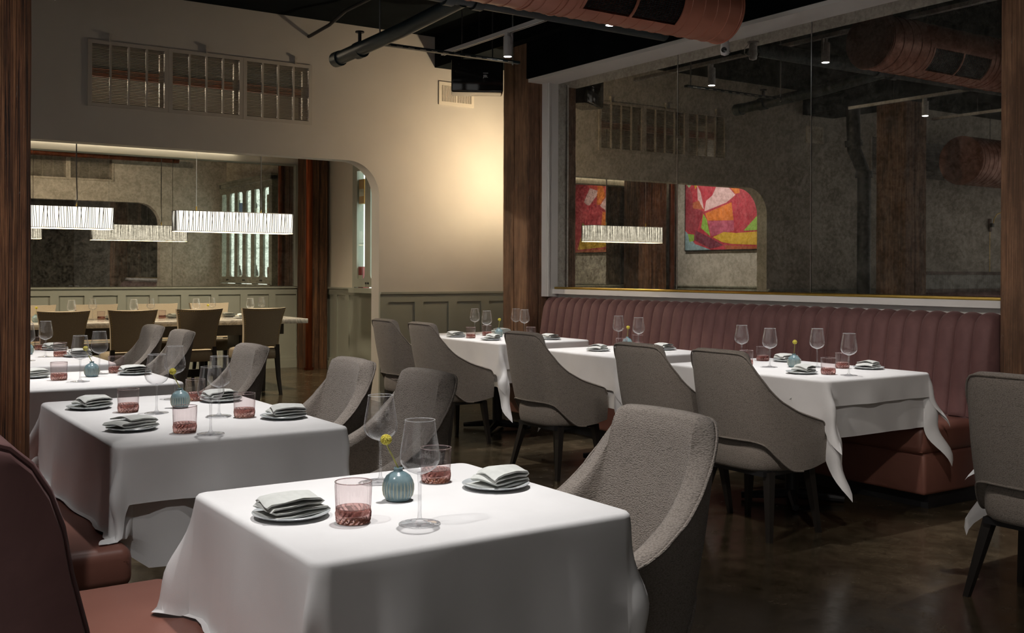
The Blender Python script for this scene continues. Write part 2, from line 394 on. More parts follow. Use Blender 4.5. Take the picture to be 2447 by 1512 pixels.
while x < 6.6: pan.append((x, x + 0.295)); x += 0.393
wainscot(wall_back, lambda a, d, z: (a, YW - d, z), AX1, 7.0, 1.078, pan)
pan = []
x = -6.3
while x < 1.0: pan.append((x, min(x + 0.295, 1.2))); x += 0.393
wainscot(wall_back, lambda a, d, z: (a, YW - d, z), -6.4, AX0, 1.078, pan)

# inner room walls
wall_inner = wbox('wall_inner', (XL - 0.1, YI, 0), (XI + 0.6, YI + 0.1, ZC), 'cream_paint')
pan = []
x = 5.14 + 0.3825
while x > -0.4: x -= 0.3825; pan.append((x, x + 0.288))
pan = sorted(p for p in pan if p[0] > XL + 0.02)
wainscot(wall_inner, lambda a, d, z: (a, YI - d, z), XL, 5.44, 1.077, pan)
wall_ir = wbox('wall_right', (XI, 9.50, 0), (XI + 0.1, YI, ZC), 'cream_paint')
pan = [(12.017, 12.261), (12.361, 12.616), (12.72, 12.95)]
wainscot(wall_ir, lambda a, d, z: (XI - d, a, z), 11.92, YI, 1.073, pan)
wainscot(wall_ir, lambda a, d, z: (XI - d, a, z), 9.5, 11.92, 1.03, [(9.6, 10.2), (10.3, 10.9), (11.0, 11.6)], zt=0.93)
wall_il = wbox('wall_left', (XL - 0.1, 9.50, 0), (XL, YI, ZC), 'plaster')
pan = []
x = 9.6
while x < 13.0: pan.append((x, x + 0.29)); x += 0.39
wainscot(wall_il, lambda a, d, z: (XL + d, a, z), 9.5, YI, 1.077, pan)

# mirror wall: lower white wall, header box, jamb, black wall above, brass strip and antique glass panes
wall_r = wbox('wall_mirror', (XM + 0.01, 3.29, 0), (XM + 0.16, 7.83, ZC), 'white_paint')
o = MB().box((5.42, 3.29, 3.0), (XM + 0.01, 7.83, 3.03)).build('trim_1', 'white_paint'); struct(o)
o = MB().box((5.40, 3.29, 3.03), (5.42, 7.83, ZC)).build('trim_2', 'black_ceiling'); struct(o)
o = MB().box((5.575, 7.745, 1.06), (5.70, 7.83, 3.0)).box((5.585, 7.735, 1.06), (5.60, 7.75, 3.0)).build('trim_3', 'white_paint'); struct(o)
o = MB().box((5.64, 3.29, 1.085), (XM + 0.01, 7.745, 1.128)).build('trim_4', 'white_paint'); struct(o)
tag(MB().rbox((5.655, 3.29, 1.128), (5.70, 7.74, 1.148), 0.004).build('brass_strip', 'brass', smooth=40), 'thin polished brass strip under the large mirror behind the pink banquette', 'trim')
for k, (ya, yb) in enumerate(((6.155, 7.742), (4.825, 6.151), (3.29, 4.821))):
    lab = ('antique mirror pane beside the middle timber pillar', 'middle antique mirror pane above the pink banquette', 'antique mirror pane nearest the right-hand timber post')[k]
    r = thing('mirror_pane', lab, 'mirror', (XM - 0.003, (ya+yb)/2, 1.148), 0, 'antique panes of the banquette mirror')
    MB().box((-0.001, (ya-yb)/2, 0), (0.008, (yb-ya)/2, 3.0 - 1.148)).build('silvered_glass', 'antique_mirror', r)
    MB().box((-0.002, (ya-yb)/2, 0), (0.0075, (ya-yb)/2 + 0.006, 3.0 - 1.148)).build('polished_edge', 'steel', r)

# inner mirror
for k, (xa, xb) in enumerate(((XL + 0.1, 0.57), (0.575, 2.178), (2.182, 3.788), (3.792, 5.40))):
    lab = ('antique mirror pane at the far left of the private room', 'antique mirror pane left of the left pendant lamp', 'antique mirror pane behind the gap between the two pendant lamps', 'antique mirror pane reflecting the lit wine cabinet')[k]
    r = thing('mirror_pane', lab, 'mirror', ((xa+xb)/2, YI - 0.01, 1.085), 0, 'antique panes of the private room mirror')
    MB().box(((xa-xb)/2, -0.008, 0), ((xb-xa)/2, 0.008, 2.678 - 1.085)).build('silvered_glass', 'antique_mirror', r)
for k, bx in enumerate((((XL, YI - 0.025, 2.68), (5.40, YI, 2.70)), ((5.40, YI - 0.06, 1.08), (5.44, YI, 2.70)))):
    struct(MB().box(*bx).build('trim_%d' % (5 + k), 'sage_paint'))

# ------------------------------------------------------------------ timber posts
def post(cx0, cx1, cy0, cy1, mt, label, cracks=((0, 0.55), (1, 0.5)), zt=ZC):
    """square timber with eased arrises and drying cracks cut into two faces"""
    random.seed(int(abs(cx0*100 + cy0*10)))
    rings = []
    for k in range(25):
        z = zt * k / 24; e = 0.012
        j = lambda: random.uniform(-0.002, 0.002)
        wx, wy = cx1 - cx0, cy1 - cy0; pts = []
        w = 0.004 + 0.004 * abs(math.sin(k * 1.7)); dpt = 0.02 + 0.012 * abs(math.sin(k * 0.9))
        # -Y face (x from cx0 to cx1)
        c = cx0 + wx * (cracks[0][1] + 0.012 * math.sin(k * 0.5))
        pts += [(cx0 + e, cy0 + j()), (c - w, cy0 + j()), (c, cy0 + dpt), (c + w, cy0 + j()), (cx1 - e, cy0 + j())]
        pts += [(cx1 + j(), cy0 + e), (cx1 + j(), cy1 - e), (cx1 - e, cy1), (cx0 + e, cy1)]
        c = cy0 + wy * (cracks[1][1] + 0.012 * math.sin(k * 0.6 + 1))
        pts += [(cx0 + j(), cy1 - e), (cx0 + j(), c + w), (cx0 + dpt, c), (cx0 + j(), c - w), (cx0 + j(), cy0 + e)]
        rings.append([(px, py, z) for px, py in pts])
    o = MB().loft(rings, True, True).build('timber_post', mt, smooth=25)
    return tag(o, label, 'post')
post(5.42, 5.84, 7.83, 8.24, 'timber_post', 'cracked square timber post at the far end of the pink banquette', ((0, 0.30), (1, 0.55)), 3.36)
post(5.42, 5.84, 2.88, 3.29, 'timber_post', 'square timber post at the right edge beside the mirror', ((0, 0.4), (1, 0.15)))
post(0.03, 0.47, 2.88, 3.29, 'timber_weathered', 'deeply grained timber post at the left edge between the leather banquettes', ((0, 0.5), (1, 0.5)))
post(0.05, 0.47, 7.83, 8.25, 'timber_post', 'timber post seen only in the mirror, beside the reeded partition')
post(5.43, 5.70, 12.86, 13.24, 'timber_dark', 'dark timber post in the private room corner with a copper pipe')
post(-0.28, 0.32, 12.86, 13.24, 'timber_dark', 'wide timber post in the private room, reflected behind the pendant lamp')
struct(MB().box((5.30, -2, 3.36), (5.95, 9.33, ZC)).build('ceiling_beam', 'black_ceiling'))
struct(MB().box((-0.05, -2, 3.36), (0.55, 9.33, ZC)).build('ceiling_beam', 'black_ceiling'))

# ------------------------------------------------------------------ louver grille above the arch
def louver(x0, x1, z0, z1, label, nbay=3):
    r = thing('louver_grille', label, 'vent', ((x0+x1)/2, YW, z0)); o = r.location
    fr = 0.035
    w = (x1 - x0) / nbay
    for k in range(nbay):
        a, b_ = x0 + k*w, x0 + (k+1)*w
        mb = MB()
        for yy0, yy1 in ((YW - 0.012, YW + 0.02), (YW + WT - 0.02, YW + WT + 0.012)):
            mb.box((a + 0.001, yy0, z0), (a + fr, yy1, z1)).box((b_ - fr, yy0, z0), (b_ - 0.001, yy1, z1))
            mb.box((a + fr, yy0, z0), (b_ - fr, yy1, z0 + fr * 0.9)).box((a + fr, yy0, z1 - fr * 0.9), (b_ - fr, yy1, z1))
        g = mb.build('grille_frame', 'vent_paint', r, origin=o)
        iw = (b_ - a - 2*fr)
        for q_ in range(1, 4):
            xx = a + fr + iw * q_ / 4
            MB().box((xx - 0.008, YW - 0.010, z0 + fr*0.9), (xx + 0.008, YW + 0.016, z1 - fr*0.9)).build('grille_mullion', 'vent_paint', g, origin=o)
        mb = MB(); n = 38; zz0 = z0 + fr*0.9; hh = (z1 - z0 - 1.8*fr) / n
        for yy, sgn in ((YW + 0.002, 1), (YW + WT - 0.016, 0)):
            for i in range(n):
                z = zz0 + (i + 0.5) * hh
                mb.prism([(yy - 0.004, z - sgn*0.0035 - 0.0012), (yy + 0.018, z + sgn*0.0045 - 0.0012), (yy + 0.018, z + sgn*0.0045 + 0.0012), (yy - 0.004, z - sgn*0.0035 + 0.0012)], a + fr, b_ - fr, 'x')
        s_ = mb.build('louver_slats', 'vent_paint', r, origin=o); s_['kind'] = 'stuff'
    for xx in (x0 + 0.18, (x0+x1)/2, x1 - 0.17):
        MB().box((xx - 0.008, YW - 0.02, z1 - 0.01), (xx + 0.008, YW, z1 + 0.055)).box((xx - 0.012, YW - 0.03, z1 + 0.04), (xx + 0.012, YW, z1 + 0.062)).build('latch_bracket', 'vent_paint', r, origin=o)
louver(*LV, 'long white louvered grille of three panels above the arched opening')
r = thing('louver_grille', 'louvered grille left of the arch seen dimly in the mirror', 'vent', (-1.7, YW, 2.62))
mb = MB().box((-2.58, YW - 0.012, 2.62), (-0.83, YW, 2.655)).box((-2.58, YW - 0.012, 3.18), (-0.83, YW, 3.216))
for xx in (-2.58, -1.71, -0.865): mb.box((xx, YW - 0.012, 2.655), (xx + 0.035, YW, 3.18))
mb.build('grille_frame', 'vent_paint', r, origin=r.location)
MB().box((-2.55, YW - 0.004, 2.65), (-0.86, YW - 0.001, 3.19)).build('void_shade_sheet', 'black_metal', r, origin=r.location)  # black sheet stands in for the shade inside the vent
mb = MB()
for i in range(30): mb.box((-2.545, YW - 0.010, 2.66 + i*0.0173), (-0.86, YW - 0.003, 2.666 + i*0.0173))
mb.build('louver_slats', 'vent_paint', r, origin=r.location)['kind'] = 'stuff'

# small register by the speaker
def register(x0, x1, z0, z1, label):
    r = thing('wall_register', label, 'vent', ((x0+x1)/2, YW, z0)); o = r.location
    MB().box((x0 + 0.035, YW - 0.012, z0), (x1 - 0.035, YW, z0 + 0.035)).box((x0 + 0.035, YW - 0.012, z1 - 0.035), (x1 - 0.035, YW, z1)).box((x0, YW - 0.012, z0), (x0 + 0.035, YW, z1)) \
        .box((x1 - 0.035, YW - 0.012, z0), (x1, YW, z1)).box(((x0+x1)/2 - 0.006, YW - 0.01, z0 + 0.035), ((x0+x1)/2 + 0.006, YW, z1 - 0.035)).build('register_frame', 'cream_paint', r, origin=o)
    MB().box((x0 + 0.03, YW - 0.0025, z0 + 0.03), (x1 - 0.03, YW - 0.001, z1 - 0.03)).build('void_shade_sheet', 'black_metal', r, origin=o)  # black backing in place of the shade behind the fins
    mb = MB(); n = 26
    for i in range(n):
        xx = x0 + 0.04 + (x1 - x0 - 0.08) * (i + 0.5) / n
        mb.box((xx - 0.0035, YW - 0.011, z0 + 0.035), (xx + 0.0035, YW - 0.003, z1 - 0.035))
    mb.build('register_fins', 'cream_paint', r, origin=o)['kind'] = 'stuff'
register(5.345, 5.765, 2.99, 3.225, 'small cream wall register partly behind the black speaker')
register(0.15, 0.48, 3.0, 3.225, 'small grey wall register seen in the mirror beside the drain pipe')

# ================================================================== CEILING SERVICES
def track(x, y0, y1, z, label):
    r = thing('lighting_track', label, 'track', (x, y1, z))
    MB().box((-0.017, y0 - y1, 0.0), (0.017, 0, 0.032)).build('track_body', 'white_metal', r)
    MB().box((-0.006, y0 - y1 + 0.01, -0.0015), (0.006, -0.01, 0.001)).build('track_slot', 'black_metal', r)
    for yy in (y1 - 0.6, y1 - 2.6, y1 - 4.6):
        if yy > y0: MB().tube([(0, yy - y1, 0.03), (0, yy - y1, ZC - z)], 0.004, 6).build('hanger_rod', 'black_metal', r)
track(4.60, -1.5, 7.96, 3.17, 'white lighting track above the tables along the pink banquette')
track(1.42, -1.5, 7.90, 3.17, 'white lighting track above the left row of tables')
track(-0.12, -1.5, 7.87, 3.17, 'white lighting track left of the posts, seen only in the mirror')
def spotlight(x, y, label, w=1.0, size=52, col=SPOT_COL, z=2.98, aim=None):
    r = thing('track_spotlight', label, 'spotlight', (x, y, z), 0, 'cylinder spotlights on the ceiling tracks')
    MB().lathe([(0.0, 0.004), (0.030, 0.004), (0.030, 0.0), (0.034, 0.0), (0.034, 0.155), (0.030, 0.16), (0.0, 0.16)], 24).build('spot_body', 'white_metal', r, smooth=40)
    MB().box((-0.012, -0.012, 0.155), (0.012, 0.03, 0.192)).box((0.02, -0.008, 0.10), (0.042, 0.008, 0.19)).build('track_adapter', 'white_metal', r)
    MB().lathe([(0.0, 0.0), (0.029, 0.0), (0.029, 0.0035)], 20).build('lens', 'lamp_lens', r)
    l = bpy.data.lights.new('spot_beam', 'SPOT'); l.energy = SPOT_W * w; l.spot_size = math.radians(size); l.spot_blend = 1.0
    l.shadow_soft_size = 0.028; l.color = col
    lo = bpy.data.objects.new('spot_beam', l); COL.objects.link(lo); lo.parent = r; lo.location = (0, 0, -0.035)
    if aim: l.shadow_soft_size = 0.06
    if aim: lo.rotation_euler = (Vector(aim) - Vector((x, y, z))).to_track_quat('-Z', 'Y').to_euler()
spotlight(4.585, 6.91, 'white cylinder spotlight beside the timber pillar, by the speaker')
spotlight(4.580, 5.63, 'white cylinder spotlight partly behind the copper duct')
spotlight(4.580, 4.02, 'white cylinder spotlight over the nearest banquette table, above the frame', 1.0)
spotlight(4.580, 2.15, 'white cylinder spotlight over the table at the right edge, above the frame')
spotlight(1.40, 6.92, 'white cylinder spotlight over the farthest left-row table, seen in the mirror')
spotlight(1.35, 5.50, 'white cylinder spotlight over the third left-row table, above the frame')
spotlight(1.38, 4.02, 'white cylinder spotlight over the second left-row table, above the frame')
spotlight(1.35, 2.36, 'white cylinder spotlight over the front table, above the frame')
spotlight(-0.12, 5.6, 'added fill spotlight over the left-hand area, above the frame', 0.6, 100)  # this head and the next are added unseen for general fill light
spotlight(-0.12, 2.0, 'added fill spotlight left of the camera, above the frame', 0.6, 100)

for k, (y, ty) in enumerate(((0.7, 2.6), (2.95, 4.3), (4.75, 5.9), (5.85, 7.4))):  # heads added on the left track to brighten the right row
    spotlight(1.42, y, 'added fill spotlight turned towards the pink banquette, %s, above the frame' % ('first', 'second', 'third', 'fourth')[k], 0.60, 72, (1.0,0.92,0.85), 2.98, (4.3, ty, 0.9))

# copper duct with return grilles
def duct(x0, x1, cy, cz, R, label, grille=None):
    r = thing('spiral_duct', label, 'duct', (x1, cy, cz)); o = r.location
    prof = []; n = int((x1 - x0) / 0.02); rings = []
    g0, g1 = grille if grille else (1e9, 1e9)
    N = 48
    # shell with a rectangular opening low on the camera side
    def ringx(x, rad): return [(x, cy + rad*math.cos(2*PI*j/N), cz + rad*math.sin(2*PI*j/N)) for j in range(N)]
    xs = [x0]; 
    x = x0
    while x < x1 - 0.001:
        x = min(x + 0.06, x1); xs.append(x)
    if grille: xs = sorted(set([round(q_, 4) for q_ in xs if not (abs(q_-g0) < 0.03 or abs(q_-g1) < 0.03)] + [g0, g1]))
    mb = MB(); vs = []; fs = []
    for x in xs: vs += ringx(x, R)
    JA, JB = 25, 32          # opening, angle steps on the side facing the camera
    for i in range(len(xs) - 1):
        for j in range(N):
            if grille and g0 - 1e-6 <= xs[i] and xs[i+1] <= g1 + 1e-6 and JA <= j < JB: continue
            k = (j + 1) % N; fs.append((i*N + j, i*N + k, (i+1)*N + k, (i+1)*N + j))
    fs.append(tuple((len(xs)-1)*N + j for j in range(N)))
    mb.add(vs, fs); mb.build('duct_shell', 'copper_paint', r, smooth=35, origin=o)
    mb = MB(); x = x0 + 0.1
    while x < x1:
        if not (grille and g0 < x < g1):
            mb.tube([(x + 0.03*(2*PI*t/40)/(2*PI), cy + (R+0.001)*math.cos(2*PI*t/40), cz + (R+0.001)*math.sin(2*PI*t/40)) for t in range(41)], 0.0035, 5, False)
        else:
            mb.tube([(x + 0.03*t/24, cy + (R+0.001)*math.cos(2*PI*(JB+t*0.9)/N), cz + (R+0.001)*math.sin(2*PI*(JB+t*0.9)/N)) for t in range(19)], 0.003, 5, False)
        x += 0.105
    mb.build('duct_seams', 'copper_paint', r, smooth=60, origin=o)['kind'] = 'stuff'
    if grille:
        a0, a1 = 2*PI*JA/N, 2*PI*JB/N
        for xa, xb in ((g0, g0 + 0.02), (g1 - 0.02, g1), ((g0+g1)/2 - 0.008, (g0+g1)/2 + 0.008)):
            rings = []
            for t in range(9):
                a = lerp(a0, a1, t/8); rings.append([(xa, cy+(R+0.004)*math.cos(a), cz+(R+0.004)*math.sin(a)), (xb, cy+(R+0.004)*math.cos(a), cz+(R+0.004)*math.sin(a)), (xb, cy+(R-0.004)*math.cos(a), cz+(R-0.004)*math.sin(a)), (xa, cy+(R-0.004)*math.cos(a), cz+(R-0.004)*math.sin(a))])
            MB().loft(rings, True, True).build('grille_bar', 'copper_paint', r, origin=o)
        mb = MB()
        for t in range(1, 16):
            a = lerp(a0, a1, t/16)
            mb.tube([(g0, cy+(R-0.012)*math.cos(a), cz+(R-0.012)*math.sin(a)), (g1, cy+(R-0.012)*math.cos(a), cz+(R-0.012)*math.sin(a))], 0.0025, 4)
        x = g0 + 0.02
        while x < g1:
            mb.tube([(x, cy+(R-0.018)*math.cos(lerp(a0,a1,t/6)), cz+(R-0.018)*math.sin(lerp(a0,a1,t/6))) for t in range(7)], 0.0025, 4); x += 0.022
        mb.build('grille_bars', 'black_metal', r, origin=o)['kind'] = 'stuff'
    for x in (x1 - 0.012, (g0 if grille else x1 - 0.8) - 0.1, (g0 if grille else x1 - 0.9) - 0.32):
        MB().tube([(x, cy + (R+0.002)*math.cos(2*PI*t/40), cz + (R+0.002)*math.sin(2*PI*t/40)) for t in range(41)], 0.006, 6, False).build('collar_ring', 'copper_paint', r, smooth=60, origin=o)
    for x in (x1 - 0.7, x1 - 2.2):
        MB().tube([(x, cy, cz + R), (x, cy, ZC)], 0.004, 6).build('hanger_rod', 'black_metal', r, origin=o)
duct(-1.6, 4.95, 4.93, 2.985, 0.205, 'copper-painted round spiral duct with dark grille below the ceiling', (3.70, 4.46))
duct(-5.5, -1.75, 8.55, 2.84, 0.33, 'large dark copper round duct seen in the mirror beside the right post')

# dark pipes
r = thing('sprinkler_pipe', 'thick dark pipe with capped end and small valve near the louvered grille', 'pipe', (3.5, 7.67, 2.96)); o = r.location
MB().tube([(3.47, 7.68, 2.955), (3.50, 6.6, 2.995), (3.53, 5.85, 3.05)], 0.052, 16).build('pipe_run', 'pipe_teal', r, 40, o)
MB().tube([(3.468, 7.69, 2.955), (3.472, 7.60, 2.955)], 0.060, 16).build('end_cap', 'pipe_teal', r, 40, o)
MB().tube([(3.49, 7.34, 2.967), (3.494, 7.26, 2.970)], 0.064, 16).build('coupling', 'pipe_teal', r, 40, o)
mb = MB().tube([(3.49, 7.30, 3.0), (3.49, 7.30, 3.10)], 0.014, 8).lathe([(0.0, 0), (0.034, 0), (0.034, 0.01), (0, 0.01)], 14, (3.49, 7.30, 3.10)); mb.build('valve', 'black_metal', r, 40, o)
r = thing('water_main_pipe', 'teal painted main pipe crossing behind the copper duct', 'pipe', (4.3, 5.85, 3.06)); o = r.location
MB().tube([(-1.0, 5.85, 3.09), (5.28, 5.85, 3.06)], 0.060, 18).build('pipe_run', 'pipe_teal', r, 40, o)
for x in (3.42, 3.64): MB().tube([(x - 0.035, 5.85, 3.066), (x + 0.035, 5.85, 3.066)], 0.072, 18).build('coupling', 'pipe_teal', r, 40, o)
for x in (1.0, 3.0, 5.0): MB().tube([(x, 5.85, 3.1), (x, 5.85, ZC)], 0.006, 8).build('hanger_rod', 'black_metal', r, origin=o)
r = thing('conduit_pipe', 'thin bent black conduit entering the wall beside the louvered grille', 'pipe', (3.9, 9.3, 3.5)); o = r.location
MB().tube([(3.93, 9.33, 3.50), (3.93, 9.28, 3.50), (3.95, 8.9, 3.53), (3.97, 8.6, 3.60), (3.97, 6.0, 3.62), (3.97, 3.0, 3.62)], 0.016, 8).build('pipe_run', 'black_metal', r, 40, o)
r = thing('strut_channel', 'dark slotted strut on hanger rods between the pipe and the speaker', 'strut', (4.3, 7.05, 2.98)); o = r.location
MB().box((3.50, 7.02, 2.965), (4.78, 7.06, 2.985)).build('strut_rail', 'pipe_teal', r, origin=o)
mb = MB()
for k in range(12): mb.box((3.56 + k*0.1, 7.018, 2.968), (3.61 + k*0.1, 7.0195, 2.972))
mb.build('strut_slots', 'cream_paint', r, origin=o)['kind'] = 'stuff'
for x in (3.53, 4.72): MB().tube([(x, 7.04, 2.95), (x, 7.04, ZC)], 0.006, 8).build('hanger_rod', 'steel', r, origin=o)
r = thing('copper_pipe', 'shiny copper standpipe in front of the private room post', 'pipe', (5.385, 12.80, 0)); o = r.location
MB().tube([(5.41, 12.80, 0), (5.41, 12.80, 3.3)], 0.048, 16).build('pipe_run', 'copper_pipe', r, 40, o)
MB().tube([(5.41, 12.80, 0), (5.41, 12.80, 0.03)], 0.065, 16).build('floor_flange', 'copper_pipe', r, 40, o)
tag(MB().tube([(-0.47, 12.95, 0), (-0.47, 12.95, 3.3)], 0.05, 14).build('copper_pipe', 'copper_pipe', smooth=40), 'copper standpipe reflected in the mirror left of the painting', 'pipe')
tag(MB().tube([(XL, 9.72, 3.03), (4.9, 9.72, 3.03)], 0.045, 14).build('copper_pipe', 'copper_pipe', smooth=40), 'horizontal copper pipe over the arch, reflected in the private room mirror', 'pipe')
r = thing('drain_pipe', 'black cast drain pipe with offset bend, reflected in the mirror', 'pipe', (0.24, 8.6, 0)); o = r.location
MB().tube([(0.24, 8.6, 0), (0.24, 8.6, 2.55), (0.44, 8.6, 2.85), (0.46, 8.6, 3.2), (0.46, 8.6, ZC)], 0.085, 16).build('pipe_run', 'black_metal', r, 40, o)
for z in (2.5, 2.88): MB().tube([(0.24 if z < 2.6 else 0.44, 8.6, z), (0.24 if z < 2.6 else 0.45, 8.6, z + 0.08)], 0.11, 16).build('pipe_hub', 'black_metal', r, 40, o)

# speaker box with lettering
r = thing('loudspeaker', 'black hanging loudspeaker box with small white lettering by the timber pillar', 'speaker', (5.02, 8.06, 2.905), math.radians(-31))
MB().rbox((-0.235, 0.0, 0.0), (0.235, 0.24, 0.30), 0.018, 3).build('speaker_cabinet', 'lens_black', r, 40)
MB().rbox((-0.222, -0.008, 0.012), (0.222, 0.005, 0.288), 0.004, 2).build('speaker_grille', 'lens_black', r, 40)
for x in (-0.14, 0.14): MB().tube([(x, 0.12, 0.29), (x, 0.12, ZC - 2.905)], 0.006, 8).build('hanger_rod', 'black_metal', r)
cu = bpy.data.curves.new('lettering', 'FONT'); cu.body = 'JBL'; cu.size = 0.034; cu.align_x = 'CENTER'; cu.extrude = 0.0005
tmp = bpy.data.objects.new('lettering_curve', cu); COL.objects.link(tmp)
me = bpy.data.meshes.new_from_object(tmp.evaluated_get(bpy.context.evaluated_depsgraph_get())); me.name = 'lettering'
bpy.data.objects.remove(tmp); me.materials.clear(); me.materials.append(M['white_metal'])
to = bpy.data.objects.new('lettering', me); COL.objects.link(to); to.parent = r; to.rotation_euler = (PI/2, 0, 0); to.location = (0.075, -0.0095, 0.132)
MB().box((0.052, -0.0095, 0.168), (0.098, -0.0082, 0.173)).build('badge_line', 'white_metal', r)

# security camera under the header
r = thing('security_camera', 'small white security camera with black lens under the mirror header', 'camera', (5.55, 5.50, 3.0)); o = r.location
MB().lathe([(0.0, 0.0), (0.045, 0.0), (0.045, -0.008), (0.0, -0.008)], 20).build('mount_plate', 'white_metal', r, 40)
MB().lathe([(0.0, -0.008), (0.028, -0.008), (0.031, -0.06), (0.034, -0.10), (0.028, -0.128), (0.0, -0.138)], 20).build('camera_body', 'white_metal', r, 60)
MB().lathe([(0.0, 0.0), (0.02, 0.0), (0.02, 0.008), (0.0, 0.012)], 18).build('lens', 'lens_black', r, 60)
l_ = r.children[-1]
for ch in r.children:
    if ch.name.startswith('lens'): ch.rotation_euler = (0, math.radians(-115), math.radians(35)); ch.location = (-0.026, -0.018, -0.098)
MB().tube([(0.02, 0.02, -0.01), (0.055, 0.03, -0.05), (0.07, 0.02, -0.09), (0.05, 0.0, -0.11), (0.03, 0.0, -0.10)], 0.0035, 6).build('cable', 'white_metal', r, 60)

# warm lamp that washes the wall behind the middle post (hidden from view by the post)
r = thing('wall_lamp', 'warm wall lamp hidden behind the middle timber post', 'lamp', (6.02, 8.42, 2.12)); o = r.location
MB().lathe([(0.045, 0.0), (0.07, 0.10), (0.072, 0.10), (0.047, 0.0)], 20).build('lamp_shade', 'brass', r, 60)
MB().box((0.07, -0.03, 0.0), (0.12, 0.03, 0.12)).box((0.04, -0.01, 0.05), (0.09, 0.01, 0.07)).build('lamp_bracket', 'brass', r)
struct(MB().box((6.14, 7.83, 0), (6.24, YW, ZC)).build('wall_passage', 'cream_paint'))
l = bpy.data.lights.new('lamp_bulb', 'POINT'); l.energy = 56; l.color = (1.0, 0.81, 0.55); l.shadow_soft_size = 0.04
lo = bpy.data.objects.new('lamp_bulb', l); COL.objects.link(lo); lo.parent = r; lo.location = (0.0, 0.0, 0.17)

# ================================================================== BANQUETTES
def superloft(path_fn, prof, ts, name, mt, parent, origin, smooth=45):
    rings = [[path_fn(t, a, b) for a, b in prof] for t in ts]
    return MB().loft(rings, True, True).build(name, mt, parent, smooth, origin)
# right: fluted velvet back, leather seat
YB0, YB1 = 3.40, 7.735
r = thing('banquette', 'long banquette with fluted rose velvet back under the big mirror', 'banquette', (5.4, (YB0+YB1)/2, 0)); o = r.location
nch = 38; pw = (YB1 - YB0) / nch
proto = None
def channel_profile():
    # front face line (x, z) from the seat to the rolled top and behind
    return [(5.455, 0.47), (5.475, 0.60), (5.497, 0.75), (5.517, 0.88), (5.532, 0.96), (5.550, 1.005), (5.580, 1.032), (5.615, 1.040), (5.650, 1.032)]
cp = channel_profile(); rings = []
for i in range(11):
    t = i / 10; bul = 0.021 * (1 - abs(2*t - 1) ** 2.8); y = (t - 0.5) * (pw - 0.0016); ring = []
    for k, (x, z) in enumerate(cp):
        a = cp[max(k-1, 0)]; c = cp[min(k+1, len(cp)-1)]; dx, dz = c[0]-a[0], c[1]-a[1]; L = math.hypot(dx, dz)
        ring.append((x - dz/L*bul, y, z + dx/L*bul))
    ring += [(5.66, y, 1.0), (5.66, y, 0.47)]
    rings.append(ring)
cm = MB().loft(rings, True, True).build('channel', 'velvet_rose', r, 50, (o[0], 0, 0))
for i in range(nch):
    c = cm if i == 0 else cm.copy()
    if i: COL.objects.link(c); c.parent = r
    c.location = (0, YB0 + (i + 0.5) * pw - o[1], 0)
MB().rbox((5.44, YB0, 0.40), (5.66, YB1, 0.475), 0.02, 3).build('lower_band', 'velvet_rose', r, 45, o)
MB().rbox((4.97, YB0 + 0.05, 0.30), (5.52, YB1, 0.465), 0.045, 4).build('seat_cushion', 'leather_rose', r, 45, o)
MB().rbox((5.005, YB0 + 0.06, 0.08), (5.60, YB1, 0.31), 0.02, 3).build('seat_base', 'leather_rose', r, 45, o)
MB().box((5.08, YB0 + 0.09, 0.0), (5.60, YB1, 0.09)).build('toe_kick', 'black_metal', r, origin=o)
MB().tube([(4.985, YB0 + 0.06, 0.318), (4.985, YB1, 0.318)], 0.004, 6).build('piping', 'leather_rose', r, 60, o)

def side_banquette(y0, y1, label, yb=None, xa=0.33, xs=0.805):
    yb = y0 if yb is None else yb
    r = thing('banquette', label, 'banquette', (0.45, (y0+y1)/2, 0)); o = r.location
    prof = [(0.10, 0.30), (0.395, 0.30), (0.392, 0.47), (0.378, 0.60), (0.352, 0.74), (0.330, 0.83), (0.318, 0.90), (0.300, 0.955), (0.275, 0.998), (0.245, 1.026), (0.205, 1.04), (0.15, 1.035), (0.115, 1.01), (0.10, 0.96)]
    rings = []
    cx_, cz_ = 0.22, 0.65
    for y, s_ in ((yb, 0.955), (yb + 0.012, 0.985), (yb + 0.035, 1.0), (y1 - 0.035, 1.0), (y1 - 0.012, 0.985), (y1, 0.955)):
        rings.append([(cx_ + (x - cx_)*s_, y, cz_ + (z - cz_)*s_) for x, z in prof])
    MB().loft(rings, True, True).build('backrest', 'velvet_rose', r, 50, o)
    pp = [(cx_ + (x - cx_)*0.990, z_) for x, z_ in [(x, cz_ + (z - cz_)*0.990) for x, z in prof[1:]]]
    for y in (yb + 0.012, y1 - 0.012):
        MB().tube([(x, y, z) for x, z in pp], 0.0045, 6).build('piping', 'velvet_rose', r, 60, o)
    MB().rbox((xa, y0, 0.34), (xs, y1, 0.465), 0.035, 4).build('seat_cushion', 'leather_rose', r, 45, o)
    MB().rbox((xa, y0 + 0.004, 0.08), (xs - 0.012, y1 - 0.004, 0.35), 0.02, 3).build('seat_base', 'leather_rose', r, 45, o)
    MB().box((xa, y0 + 0.03, 0), (xs - 0.08, y1 - 0.03, 0.085)).build('toe_kick', 'black_metal', r, origin=o)
    # top-stitched seam just inside the seat's near edge
    n = int((xs - 0.40) / 0.012); mb = MB()
    for k in range(n): mb.tube([(0.40 + k*0.012, y0 + 0.0015, 0.425), (0.407 + k*0.012, y0 + 0.0015, 0.425)], 0.0012, 4)
    mb.build('seam_stitches', 'leather_rose', r, None, o)['kind'] = 'stuff'
side_banquette(1.66, 2.86, 'rose velvet banquette end in the left foreground corner')
side_banquette(3.20, 7.80, 'rose leather banquette bench behind the left timber post', 3.31, 0.48)
